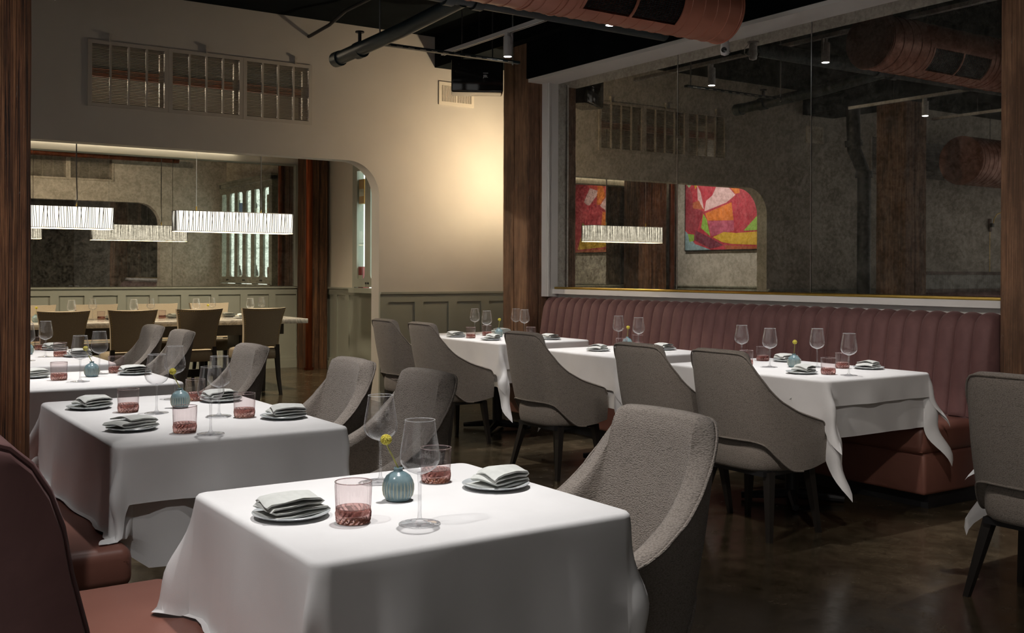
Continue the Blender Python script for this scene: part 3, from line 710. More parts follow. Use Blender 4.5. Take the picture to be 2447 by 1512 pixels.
r = thing('banquette', 'rose velvet banquette backed by the reeded partition, seen in the mirror', 'banquette', (-2.0, 7.75, 0)); o = r.location
MB().rbox((-4.2, 7.80, 0.3), (0.0, 8.0, 1.05), 0.06, 3).build('backrest', 'velvet_rose', r, 45, o)
MB().rbox((-4.2, 7.35, 0.08), (0.0, 7.85, 0.465), 0.04, 3).build('seat_cushion', 'leather_rose', r, 45, o)
r = thing('partition_screen', 'reeded glass partition with dark wooden rail, seen in the mirror', 'partition', (-2.0, 8.05, 0)); o = r.location
MB().box((-4.2, 8.02, 1.27), (0.02, 8.08, 1.31)).build('top_rail', 'brown_wood', r, origin=o)
MB().box((-4.2, 8.02, 0.0), (0.02, 8.08, 1.09)).build('lower_panel', 'brown_wood', r, origin=o)
for x in (-4.2, -2.1, -0.03): MB().box((x, 8.02, 1.09), (x + 0.05, 8.08, 1.27)).build('post', 'brown_wood', r, origin=o)
for x0, x1 in ((-4.15, -2.1), (-2.05, -0.03)): MB().box((x0, 8.045, 1.09), (x1, 8.055, 1.27)).build('reeded_pane', 'reeded', r, origin=o)
r = thing('wall_sconce', 'wooden wall sconce with curved arm and hanging cord, seen in the mirror', 'lamp', (-3.7, YW, 1.93)); o = r.location
MB().rbox((-3.735, YW - 0.03, 1.93), (-3.665, YW, 2.13), 0.014, 3).build('back_plate', 'brown_wood', r, 45, o)
MB().box((-3.72, YW - 0.07, 2.0), (-3.68, YW - 0.03, 2.06)).build('switch_block', 'black_metal', r, origin=o)
MB().tube([(-3.71, YW - 0.06, 2.05), (-3.715, YW - 0.07, 2.13), (-3.76, YW - 0.09, 2.2), (-3.90, YW - 0.12, 2.25)], 0.007, 8).build('arm', 'brass', r, 60, o)
MB().tube([(-3.70, YW - 0.012, 1.93), (-3.695, YW - 0.012, 1.6), (-3.70, YW - 0.012, 1.1)], 0.004, 6).build('cord', 'brass', r, 60, o)

# ================================================================== UPHOLSTERED CHAIRS
PL = [(0,(-0.218,0.0)),(0.15,(-0.207,0.112)),(0.28,(-0.172,0.195)),(0.40,(-0.112,0.243)),(0.6,(0.0,0.270)),(0.8,(0.11,0.273)),(1.0,(0.215,0.262))]
PH = [(0,(-0.292,0.0)),(0.15,(-0.286,0.10)),(0.28,(-0.266,0.188)),(0.40,(-0.215,0.222)),(0.6,(-0.08,0.25)),(0.8,(0.08,0.268)),(1.0,(0.215,0.262))]
ZT = [(0,(0.905,)),(0.15,(0.904,)),(0.25,(0.895,)),(0.33,(0.832,)),(0.42,(0.742,)),(0.52,(0.672,)),(0.66,(0.618,)),(0.82,(0.583,)),(0.94,(0.560,)),(1.0,(0.52,))]
ZB = [(0,(0.470,)),(0.22,(0.468,)),(0.32,(0.445,)),(0.42,(0.37,)),(0.52,(0.325,)),(0.75,(0.325,)),(1.0,(0.345,))]
def shell_pt(s, z, off=0.0):
    a = abs(s); sg = 1 if s >= 0 else -1
    def P(a_):
        lo, hi = curve1(PL, a_), curve1(PH, a_); t = (z - 0.45) / 0.45
        return Vector((lerp(lo[0], hi[0], t), lerp(lo[1], hi[1], t)))
    p = P(a); q1 = P(min(a + 0.01, 1.0)); q0 = P(max(a - 0.01, 0.0))
    tg = (q1 - q0)
    if a < 0.01: tg = Vector((0, 1))
    tg.normalize(); nrm = Vector((tg.y, -tg.x))          # inward (towards the seat)
    p = p + nrm * off
    return (p.x, sg * p.y, z)
def make_chair(label):
    t = thing('dining_armchair', label, 'chair')
    rings = []; NS = 56
    for i in range(NS + 1):
        s = -1 + 2 * i / NS; a = abs(s); zt = curve1(ZT, a)[0]; zb = curve1(ZB, a)[0]
        th = 0.062 if a < 0.8 else lerp(0.062, 0.05, (a - 0.8) / 0.2); ring = []
        nv = 9
        for k in range(nv + 1):                                    # outer face, bottom to top
            z = lerp(zb + 0.006, zt - 0.012, k / nv); bul = 0.006 * math.sin(PI * k / nv)
            ring.append(shell_pt(s, z, -bul))
        for k in range(1, 5):                                      # rounded top
            w = k / 5 * PI; ring.append(shell_pt(s, zt - 0.012 + 0.016 * math.sin(w), th * (1 - math.cos(w)) / 2))
        for k in range(nv + 1):
            z = lerp(zt - 0.012, zb + 0.006, k / nv); ring.append(shell_pt(s, z, th + (0.012 if z < 0.55 else 0.012 * max(0, (0.75 - z) / 0.2))))
        ring.append(shell_pt(s, zb - 0.002, th * 0.5))
        rings.append(ring)
    MB().loft(rings, True, True).build('back_shell', 'chair_tweed', t, 60)
    # piping along the outer top edge and the lower edge
    MB().tube([shell_pt(-1 + 2*i/80, curve1(ZT, abs(-1 + 2*i/80))[0] - 0.008, -0.003) for i in range(81)], 0.0042, 6).build('piping', 'chair_tweed', t, 60)
    MB().tube([shell_pt(-0.62 + 1.24*i/60, curve1(ZB, abs(-0.62 + 1.24*i/60))[0] + 0.004, -0.003) for i in range(61)], 0.0045, 6).build('piping', 'chair_tweed', t, 60)
    # seat cushion with rounded rear and crowned top
    def outline(k, sc):
        a = 2 * PI * k / 44; c, s_ = math.cos(a), math.sin(a); e = 0.55
        x = math.copysign(abs(c) ** e, c); y = math.copysign(abs(s_) ** e, s_)
        rear = 1.0 if x > 0 else 1.0
        return (0.012 + x * (0.222 if x > 0 else 0.205) * sc, y * 0.232 * sc * (1 - 0.10 * max(0, -x)))
    rings = []
    for z, sc in ((0.318, 0.80), (0.322, 0.90), (0.335, 0.965), (0.36, 0.995), (0.40, 1.0), (0.43, 0.985), (0.452, 0.94), (0.465, 0.84), (0.472, 0.6), (0.475, 0.25)):
        rings.append([(*outline(k, sc), z) for k in range(44)])
    MB().loft(rings, True, True).build('seat', 'chair_tweed', t, 60)
    MB().box((-0.15, -0.19, 0.30), (0.19, 0.19, 0.325)).build('seat_frame', 'black_metal', t)
    for (x0, y0, x1, y1) in ((-0.105, 0.185, -0.168, 0.248), (-0.105, -0.185, -0.168, -0.248), (0.165, 0.195, 0.195, 0.235), (0.165, -0.195, 0.195, -0.235)):
        rings = []
        for z, w in ((0.0, 0.0115), (0.16, 0.0165), (0.32, 0.021)):
            f_ = z / 0.32; cx_, cy_ = lerp(x1, x0, f_), lerp(y1, y0, f_)
            rings.append([(cx_ - w, cy_ - w, z), (cx_ + w, cy_ - w, z), (cx_ + w, cy_ + w, z), (cx_ - w, cy_ + w, z)])
        MB().loft(rings, True, True).build('leg', 'ebony_wood', t, 30)
    return t
chairs = [
    ((1.700, 2.155), PI + 0.02, 'grey tweed armchair at the front table, nearest the camera'),
    ((1.715, 3.500), PI, 'grey tweed armchair at the near seat of the second left-row table'),
    ((1.705, 4.145), PI - 0.02, 'grey tweed armchair at the far seat of the second left-row table'),
    ((1.640, 5.200), PI, 'grey tweed armchair alone at the third left-row table'),
    ((1.725, 6.680), PI, 'grey tweed armchair at the near seat of the farthest left-row table'),
    ((1.735, 7.390), PI, 'grey tweed armchair at the far seat of the farthest left-row table'),
    ((4.000, 2.210), 0.0, 'grey tweed armchair cut off by the right edge of the picture'),
    ((3.965, 3.705), 0.0, 'grey tweed armchair at the near seat of the nearest banquette table'),
    ((3.920, 4.260), 0.0, 'grey tweed armchair at the far seat of the nearest banquette table'),
    ((3.985, 5.440), 0.02, 'grey tweed armchair alone at the small middle banquette table'),
    ((4.030, 6.830), 0.0, 'grey tweed armchair at the near seat of the table by the pillar'),
    ((4.040, 7.460), 0.0, 'grey tweed armchair at the far seat of the table by the pillar'),
]
chair0 = None
for (x, y), rz, lab in chairs:
    if chair0 is None:
        chair0 = make_chair(lab); chair0.location = (x, y, 0); chair0.rotation_euler = (0, 0, rz); chair0['group'] = 'grey tweed armchairs'
    else: dup(chair0, (x, y, 0), rz, lab, 'grey tweed armchairs')

# ================================================================== CLOTHED TABLES
def drape(x0, x1, y0, y1, zt, drops, tail, seed, rc=0.035, flare=0.06, fin=0.30, fins=(0.4,0.6,0.2,0.4), wamp=1.0, seat=None):
    """cloth over a rectangular top; drops = hang on (x0, x1, y0, y1) sides, tail = extra length factor at the corners"""
    rnd = random.Random(seed); per = []
    cs = ((x1-rc, y1-rc, 0), (x0+rc, y1-rc, PI/2), (x0+rc, y0+rc, PI), (x1-rc, y0+rc, 1.5*PI))
    dX0, dX1, dY0, dY1 = drops; sd = {0: (dX1, dY1), 1: (dY1, dX0), 2: (dX0, dY0), 3: (dY0, dX1)}
    for ci, (cx_, cy_, a0) in enumerate(cs):
        NA = 20
        for k in range(NA + 1):
            u = k / NA; a = a0 + u * PI / 2; w = math.sin(PI * u) ** 1.0
            L0, L1 = sd[ci]; L = lerp(L0, L1, u) * (1 + tail * (1 - abs(2*u - 1)) ** 1.1)
            per.append((cx_ + rc*math.cos(a), cy_ + rc*math.sin(a), math.cos(a), math.sin(a), L, w, u, ci))
        nx = cs[(ci+1) % 4]; a = a0 + PI/2; L = sd[ci][1]
        ax, ay = cx_ + rc*math.cos(a), cy_ + rc*math.sin(a); bx_, by_ = nx[0] + rc*math.cos(a), nx[1] + rc*math.sin(a)
        ns = max(6, int(math.hypot(bx_-ax, by_-ay) / 0.05))
        for k in range(1, ns):
            t = k / ns; per.append((lerp(ax, bx_, t), lerp(ay, by_, t), math.cos(a), math.sin(a), L, 0.0, t, 10 + ci))
    ph = [rnd.uniform(0, 6.28) for _ in range(8)]; NV = 14; rings = []
    tailv = fins; tilt = [rnd.uniform(-0.2, 0.2) for _ in range(4)]
    if x0 > 4: tilt[2] = 0.32        # corner hangs clear of the chair arm
    for k in range(-3, NV + 1):
        ring = []
        for i, (px, py, nx_, ny_, L, w, u, ci) in enumerate(per):
            if k <= 0:
                q_ = (k + 3) / 3.0 * PI / 2; e = 0.014
                ring.append((px - nx_*e*(1 - math.sin(q_)), py - ny_*e*(1 - math.sin(q_)), zt - e*(1 - math.cos(q_)))); continue
            r_ = k / NV * L; f_ = flare * r_ * (1 - 0.5 * w)
            wav = 0.0
            if ci < 4:
                f_ += fin * tailv[ci] * r_ * w ** 1.6 * (0.75 + 0.25 * min(1, r_ / 0.3))
                wav = 0.05 * r_ * math.sin(u * 2 * PI + ph[ci]) * w + 0.014 * math.sin(r_ * 26 + ph[ci]) * w * min(1, r_ / 0.2)
            else:
                ed = min(u, 1 - u) * 2
                wav = (0.012 * math.sin(9 * u + ph[ci - 10]) + 0.006 * math.sin(21 * u + ph[(ci - 8) % 8])) * min(1, r_ / 0.15) * min(1, ed * 4) * wamp
                f_ -= 0.03 * r_ / 0.3 * max(0, 1 - ed * 5)
            tx, ty = -ny_, nx_
            f_ += wav
            sk = (tilt[ci] * r_ * w * 0.5 + 0.012 * math.sin(r_ * 17 + ph[ci + 3]) * w * min(1, r_ / 0.2)) if ci < 4 else 0
            X_, Y_, Z_ = px + nx_*f_ + tx*sk, py + ny_*f_ + ty*sk, zt - 0.014 - r_ * (1 - 0.10 * w)
            if seat and X_ < seat[0] and seat[1] < Y_ < seat[2] and Z_ < 0.469:      # cloth that reaches the bench lies on it
                sl = 0.469 - Z_; X_ -= sl * 0.8; Z_ = 0.469 + 0.004 * (1 + math.sin(i * 0.7))
            ring.append((X_, Y_, Z_))
        rings.append(ring)
    mb = MB(); mb.loft(rings, True)
    n = len(per); mb.f.append(list(range(n))[::-1]); mb.m.append(0)
    return mb
def clothed_table(x0, x1, y0, y1, top_drop, under_drop, label, under=True, seed=1, tail=0.9, und_tail=1.0, fins=(0.4,0.6,0.2,0.4), seat=None):
    cx_, cy_ = (x0+x1)/2, (y0+y1)/2
    t = thing('dining_table', 'pedestal table under the cloth of ' + label, 'table', (cx_, cy_, 0), 0, 'pedestal dining tables'); o = t.location
    MB().box((x0 + 0.02, y0 + 0.02, 0.70), (x1 - 0.02, y1 - 0.02, 0.736)).build('table_top', 'ebony_wood', t, origin=o)
    MB().tube([(cx_, cy_, 0.03), (cx_, cy_, 0.70)], 0.04, 14).build('column', 'black_metal', t, 40, o)
    mb = MB()
    for a in range(4):
        c, s_ = math.cos(a*PI/2 + PI/4), math.sin(a*PI/2 + PI/4)
        mb.tube([(cx_, cy_, 0.05), (cx_ + 0.28*c, cy_ + 0.28*s_, 0.025)], [0.03, 0.018], 8)
    mb.build('foot', 'black_metal', t, 40, o)
    mb = MB().box((cx_ - 0.25, cy_ - 0.02, 0.67), (cx_ + 0.25, cy_ + 0.02, 0.70)); mb.build('bearer', 'black_metal', t, None, o)
    c = thing('tablecloth', 'white linen tablecloth on ' + label, 'tablecloth', (cx_, cy_, 0.75), 0, 'white linen tablecloths')
    ob = drape(x0, x1, y0, y1, 0.750, top_drop, tail, seed, fins=fins, seat=seat).build('top_cloth', 'table_linen', c, 55, (cx_, cy_, 0.75), fix=False)
    if under:
        drape(x0 + 0.016, x1 - 0.016, y0 + 0.016, y1 - 0.016, 0.743, under_drop, und_tail, seed + 50, flare=0.008, fin=0.26, fins=fins, wamp=0.25, seat=seat).build('under_cloth', 'table_linen', c, 55, (cx_, cy_, 0.75), fix=False)
    return c
LS1, LS2 = (0.83, 1.60, 2.90), (0.83, 3.18, 7.9)
TB = [ # x0, x1, y0, y1, top drops (x0,x1,y0,y1), under drops, label, seed, top tail, under tail, corner fins, bench, under cloth
    (0.765, 1.530, 1.780, 2.515, (0.285,0.22,0.30,0.20), None, 'the front table nearest the camera', 11, 0.25, 0.3, (0.2,1.0,0.1,0.35), LS1),
    (0.775, 1.545, 3.290, 4.560, (0.285,0.17,0.165,0.22), (0.22,0.38,0.365,0.24), 'the second left-row table laid for four', 12, 0.55, 0.12, (0.4,0.9,0.25,0.5), LS2),
    (0.790, 1.500, 5.030, 5.850, (0.285,0.17,0.22,0.22), (0.22,0.35,0.40,0.24), 'the third left-row table laid for two', 13, 0.5, 0.2, (0.4,0.6,0.2,0.4), LS2),
    (0.790, 1.480, 6.270, 7.720, (0.285,0.17,0.18,0.22), (0.22,0.35,0.40,0.24), 'the farthest left-row table by the private room', 14, 0.5, 0.2, (0.4,0.6,0.2,0.4), LS2),
    (4.175, 5.020, 3.430, 4.610, (0.18,0.13,0.115,0.13), (0.30,0.22,0.27,0.27), 'the nearest table along the pink banquette', 15, 1.5, 1.15, (0.4,0.4,0.6,1.1), None),
    (4.215, 5.030, 5.090, 5.930, (0.20,0.15,0.16,0.16), (0.31,0.22,0.28,0.28), 'the small middle table along the pink banquette', 16, 1.0, 1.1, (0.4,0.4,0.5,0.5), None),
    (4.270, 5.120, 6.520, 7.900, (0.22,0.15,0.18,0.18), (0.31,0.22,0.28,0.28), 'the farthest banquette table by the timber pillar', 17, 1.0, 1.1, (0.4,0.4,0.5,0.5), None),
    (4.215, 5.020, 1.820, 2.560, (0.20,0.15,0.16,0.18), (0.31,0.22,0.28,0.30), 'the table hidden behind the right edge armchair', 18, 1.0, 1.1, (0.4,0.9,0.5,0.5), None),
]
for a in TB: clothed_table(a[0], a[1], a[2], a[3], a[4], a[5], a[6], a[5] is not None, a[7], a[8], a[9], a[10], a[11])

# ================================================================== TABLEWARE
ZTOP = 0.7505
def make_glass(label):
    t = thing('wine_glass', label, 'wine glass')
    bowl = [(0.0045, 0.104), (0.012, 0.1065), (0.024, 0.1115), (0.034, 0.119), (0.0405, 0.129), (0.0425, 0.138), (0.0418, 0.149), (0.0395, 0.165), (0.0365, 0.183), (0.0335, 0.202), (0.0315, 0.2185)]
    MB().lathe(bowl, 40).build('bowl', 'crystal', t, 80)
    MB().tube([(0.0315*math.cos(2*PI*j/36), 0.0315*math.sin(2*PI*j/36), 0.2185) for j in range(37)], 0.0009, 5, False).build('rim', 'crystal_rim', t, 80)
    MB().lathe([(0.0, 0.110), (0.007, 0.108), (0.0048, 0.101), (0.0038, 0.085), (0.0036, 0.03), (0.0044, 0.014), (0.0085, 0.0072)], 14).build('stem', 'crystal_foot', t, 80)
    MB().lathe([(0.0085, 0.0072), (0.02, 0.0042), (0.034, 0.0022), (0.0430, 0.0014), (0.0435, 0.0006)], 40).build('foot', 'crystal_foot', t, 60)
    MB().tube([(0.0435*math.cos(2*PI*j/36), 0.0435*math.sin(2*PI*j/36), 0.001) for j in range(37)], 0.0007, 5, False).build('foot_edge', 'crystal_rim', t, 80)
    return t
def make_tumbler(label):
    t = thing('tumbler', label, 'tumbler')
    flute = lambda r, z, a, k: r * (1 + 0.030 * abs(math.cos(13 * a)) * (0.0 if k >= 5 else 1))
    MB().lathe([(0.0362, 0.031), (0.0366, 0.040), (0.0372, 0.055), (0.0378, 0.070), (0.0382, 0.078), (0.0386, 0.086)], 130, rf=flute).build('fluted_wall', 'pink_glass', t, 28)
    MB().tube([(0.0386*math.cos(2*PI*j/36), 0.0386*math.sin(2*PI*j/36), 0.086) for j in range(37)], 0.0011, 5, False).build('rim', 'pink_rim', t, 80)
    mb = MB(); n = 18; rings = []
    for k, (ra, rb, z) in enumerate(((0.0352, 0.0352, 0.001), (0.0372, 0.0340, 0.006), (0.0338, 0.0382, 0.0135), (0.0386, 0.0342, 0.021), (0.0345, 0.0376, 0.0275), (0.0366, 0.0366, 0.0325))):
        rings.append([((ra if j % 2 else rb) * math.cos(PI*j/n), (ra if j % 2 else rb) * math.sin(PI*j/n), z) for j in range(2*n)])
    rings.append([(0.033*math.cos(PI*j/n), 0.033*math.sin(PI*j/n), 0.030) for j in range(2*n)])
    rings.append([(0.031*math.cos(PI*j/n), 0.031*math.sin(PI*j/n), 0.017) for j in range(2*n)])
    rings.append([(0.012*math.cos(PI*j/n), 0.012*math.sin(PI*j/n), 0.014) for j in range(2*n)])
    mb.loft(rings, True, True); mb.build('diamond_base', 'pink_solid', t)
    return t
def make_vase(label):
    t = thing('bud_vase', label, 'vase')
    prof = [(0.0, 0.0), (0.024, 0.0), (0.029, 0.003), (0.0335, 0.012), (0.0358, 0.024), (0.0358, 0.036), (0.0335, 0.047), (0.028, 0.057), (0.019, 0.0635), (0.0115, 0.067), (0.0098, 0.071), (0.0108, 0.0755), (0.0085, 0.076), (0.007, 0.070), (0.0, 0.066)]
    MB().lathe(prof, 40).build('vase_body', 'glaze_blue', t, 60)
    mb = MB(); nr = 26
    for j in range(nr):
        a = 2*PI*j/nr
        mb.tube([(r*math.cos(a), r*math.sin(a), z) for r, z in ((0.0300, 0.006), (0.0338, 0.013), (0.0360, 0.024), (0.0360, 0.036), (0.0338, 0.046))], [0.0003, 0.0010, 0.0012, 0.0011, 0.0003], 4)
    mb.build('ridges', 'glaze_ridge', t, 60)['kind'] = 'stuff'
    return t
def make_flower(label, lean=(-0.018, 0.0), h=0.058):
    t = thing('craspedia_flower', label, 'flower')
    MB().tube([(0, 0, -0.035), (0, 0, 0.0), (lean[0]*0.5, lean[1]*0.5, h*0.5), (lean[0], lean[1], h)], 0.0019, 6).build('stem', 'flower_stem', t, 60)
    rings = []; R = 0.0135
    for k in range(13):
        a = PI * k / 12
        rings.append([(lean[0] + (R*math.sin(a) + 1e-5) * math.cos(2*PI*j/24), lean[1] + (R*math.sin(a) + 1e-5) * math.sin(2*PI*j/24), h + 0.009 - R*0.92*math.cos(a)) for j in range(24)])
    MB().loft(rings, True, True).build('flower_head', 'billy_button', t, 80)
    return t
def make_plate(label):
    o = MB().lathe([(0.0, 0.0), (0.050, 0.0), (0.053, 0.002), (0.072, 0.006), (0.082, 0.0105), (0.0835, 0.0118), (0.082, 0.0128), (0.070, 0.0092), (0.052, 0.0052), (0.0, 0.0048)], 44).build('bread_plate', 'stoneware_plate', smooth=50, origin=(0, 0, 0))
    return tag(o, label, 'plate')
def make_napkin(label, variant):
    """a napkin folded back and forth into a loose stack, its layers fanning apart"""
    rnd = random.Random(40 + variant)
    path = [(-0.066, 0.004), (-0.03, 0.003), (0.03, 0.0035), (0.062, 0.005), (0.071, 0.0085), (0.066, 0.0125), (0.02, 0.0125), (-0.03, 0.0125), (-0.058, 0.014), (-0.067, 0.0185), (-0.060, 0.0235),
            (-0.02, 0.0235), (0.03, 0.0225), (0.058, 0.0215), (0.068, 0.0260), (0.060, 0.0310), (0.02, 0.0330), (-0.03, 0.0345), (-0.058, 0.0335), (-0.066, 0.0275)]
    if variant == 1: path = [(x*0.96 + 0.01*(z/0.03), z*1.08) for x, z in path]
    if variant == 2: path = [(x*1.04 - 0.006*(z/0.03), z*0.94) for x, z in path[:-2]]
    NY = 12; th = 0.0022; rings = []
    P = [Vector(p) for p in path]
    nr = []
    for i in range(len(P)):
        d = P[min(i+1, len(P)-1)] - P[max(i-1, 0)]; d.normalize(); nr.append(Vector((-d.y, d.x)))
    w0 = 0.047
    for k in range(NY + 1):
        v = -1 + 2*k/NY; up_, dn = [], []
        for i, p in enumerate(P):
            lay = i / (len(P) - 1)
            y = v * w0 * (1 - 0.14 * lay) + (0.010 * lay * (1 if variant != 1 else -1)) + 0.004 * math.sin(p.x * 60 + variant)
            x = p.x + 0.012 * lay * v * (1 if variant != 2 else -1)
            z = p.y + 0.0035 * lay * math.sin(3*v + variant) + 0.002 * math.cos(5 * p.x * 10 + v)*lay + 0.004 * lay * (1 - v*v)
            up_.append((x + nr[i].x*th, y, z + nr[i].y*th)); dn.append((x - nr[i].x*th, y, z - nr[i].y*th))
        rings.append(up_ + dn[::-1])
    o = MB().loft(rings, True, True).build('napkin', 'linen_napkin', smooth=65, origin=(0, 0, 0))
    return tag(o, label, 'napkin')
pro = {}
def place(kind, x, y, rz, label, group, z=ZTOP):
    fn = {'glass': make_glass, 'tumbler': make_tumbler, 'vase': make_vase, 'plate': make_plate}.get(kind)
    if kind.startswith('napkin'): fn = lambda lb: make_napkin(lb, int(kind[-1]))
    if kind.startswith('flower'):
        lean = {'flowerA': (-0.026, 0.012), 'flowerB': (0.008, 0.004), 'flowerC': (-0.014, 0.02)}[kind]
        fn = lambda lb: make_flower(lb, lean)
    if kind not in pro:
        pro[kind] = fn(label); r = pro[kind]; r.location = (x, y, z); r.rotation_euler = (0, 0, rz); r['group'] = group
    else: r = dup(pro[kind], (x, y, z), rz, label, group)
    return r
POS2 = ('nearer', 'farther'); POS4 = ('nearest', 'second nearest', 'third nearest', 'farthest')
def setting(tab, glasses, tumblers, vase, plates, flower='flowerA', z=ZTOP, seed=3):
    rnd = random.Random(seed)
    def names(lst):
        # from nearest to farthest from the camera, with left or right of the neighbours when it helps
        d = [math.hypot(*p) for p in lst]; rank = sorted(range(len(lst)), key=lambda i: d[i]); N = len(lst)
        wd = {1: [''], 2: ['nearer ', 'farther '], 3: ['nearest ', 'middle ', 'farthest '], 4: ['nearest ', 'second nearest ', 'third nearest ', 'farthest ']}
        if N <= 4: ws = wd[N]
        else: ws = ['nearest '] + ['number %d from the near end, ' % (k+1) for k in range(1, N-1)] + ['farthest ']
        return {i: ws[k] for k, i in enumerate(rank)}
    nm = names(glasses)
    for i, (x, y) in enumerate(glasses): place('glass', x, y, rnd.uniform(0, 6), '%sclear stemmed wine glass on %s' % (nm[i], tab), 'clear stemmed wine glasses', z)
    nm = names(tumblers)
    for i, (x, y) in enumerate(tumblers): place('tumbler', x, y, rnd.uniform(0, 6), '%sfluted pink glass tumbler on %s' % (nm[i], tab), 'fluted pink tumblers', z)
    if vase:
        place('vase', vase[0], vase[1], 0.3, 'round ribbed blue bud vase on %s' % tab, 'ribbed blue bud vases', z)
        place(flower, vase[0], vase[1], rnd.uniform(-0.3, 0.3), 'yellow ball flower in the vase on %s' % tab, 'yellow ball flowers', z + 0.074)
    nm = names(plates)
    for i, (x, y) in enumerate(plates):
        place('plate', x, y, 0, '%sgrey bread plate on %s' % (nm[i], tab), 'grey bread plates', z)
        left = x < (sum(p[0] for p in plates) / len(plates))
        place('napkin%d' % ((i + seed) % 3), x, y, rnd.uniform(-0.15, 0.15) + (0.35 if left else 0.2) + (0.0 if (i+seed) % 2 else 0.25), '%sfolded linen napkin on %s' % (nm[i], tab), 'folded linen napkins', z + 0.0065)
setting('the front table nearest the camera', [(1.07,1.94),(1.20,2.38)], [(0.96,2.03),(1.32,2.31)], (1.14,2.17), [(0.87,2.15),(1.41,2.17)], 'flowerA', seed=3)
setting('the second left-row table', [(1.08,3.98),(1.09,3.38),(1.26,4.37),(1.25,3.78)], [(1.00,4.07),(1.03,3.46),(1.32,3.71),(1.32,4.29)], (1.20,4.09), [(0.90,4.25),(0.90,3.61),(1.40,4.21),(1.43,3.61)], 'flowerA', seed=4)
setting('the third left-row table', [(1.08,5.30),(1.24,5.63)], [(1.01,5.43),(1.33,5.66)], (1.18,5.52), [(0.92,5.62),(1.39,5.53)], 'flowerA', seed=5)
setting('the farthest left-row table', [(1.07,6.68),(1.21,6.92)], [(1.29,6.90),(1.29,7.55)], (1.15,7.18), [(1.37,7.50),(1.38,6.84)], 'flowerC', seed=6)
setting('the nearest banquette table', [(4.51,4.11),(4.50,3.56),(4.73,3.96),(4.63,4.44)], [(4.80,4.43),(4.46,3.66),(4.81,3.85),(4.48,4.26)], (4.63,4.04), [(4.37,3.76),(4.91,3.75),(4.89,4.32),(4.36,4.30)], 'flowerB', seed=7)
setting('the small middle banquette table', [(4.84,5.84),(4.78,5.55)], [(4.57,5.48),(4.92,5.72)], (4.83,5.73), [(4.44,5.57),(4.90,5.42)], 'flowerB', seed=8)
setting('the banquette table by the pillar', [(4.52,7.10),(4.70,7.57),(5.02,7.42),(4.95,7.19)], [(4.42,7.18),(4.70,7.38),(4.86,6.97)], (4.70,7.20), [(4.39,7.36),(4.42,6.88),(4.99,7.60),(4.87,6.71)], 'flowerB', seed=9)

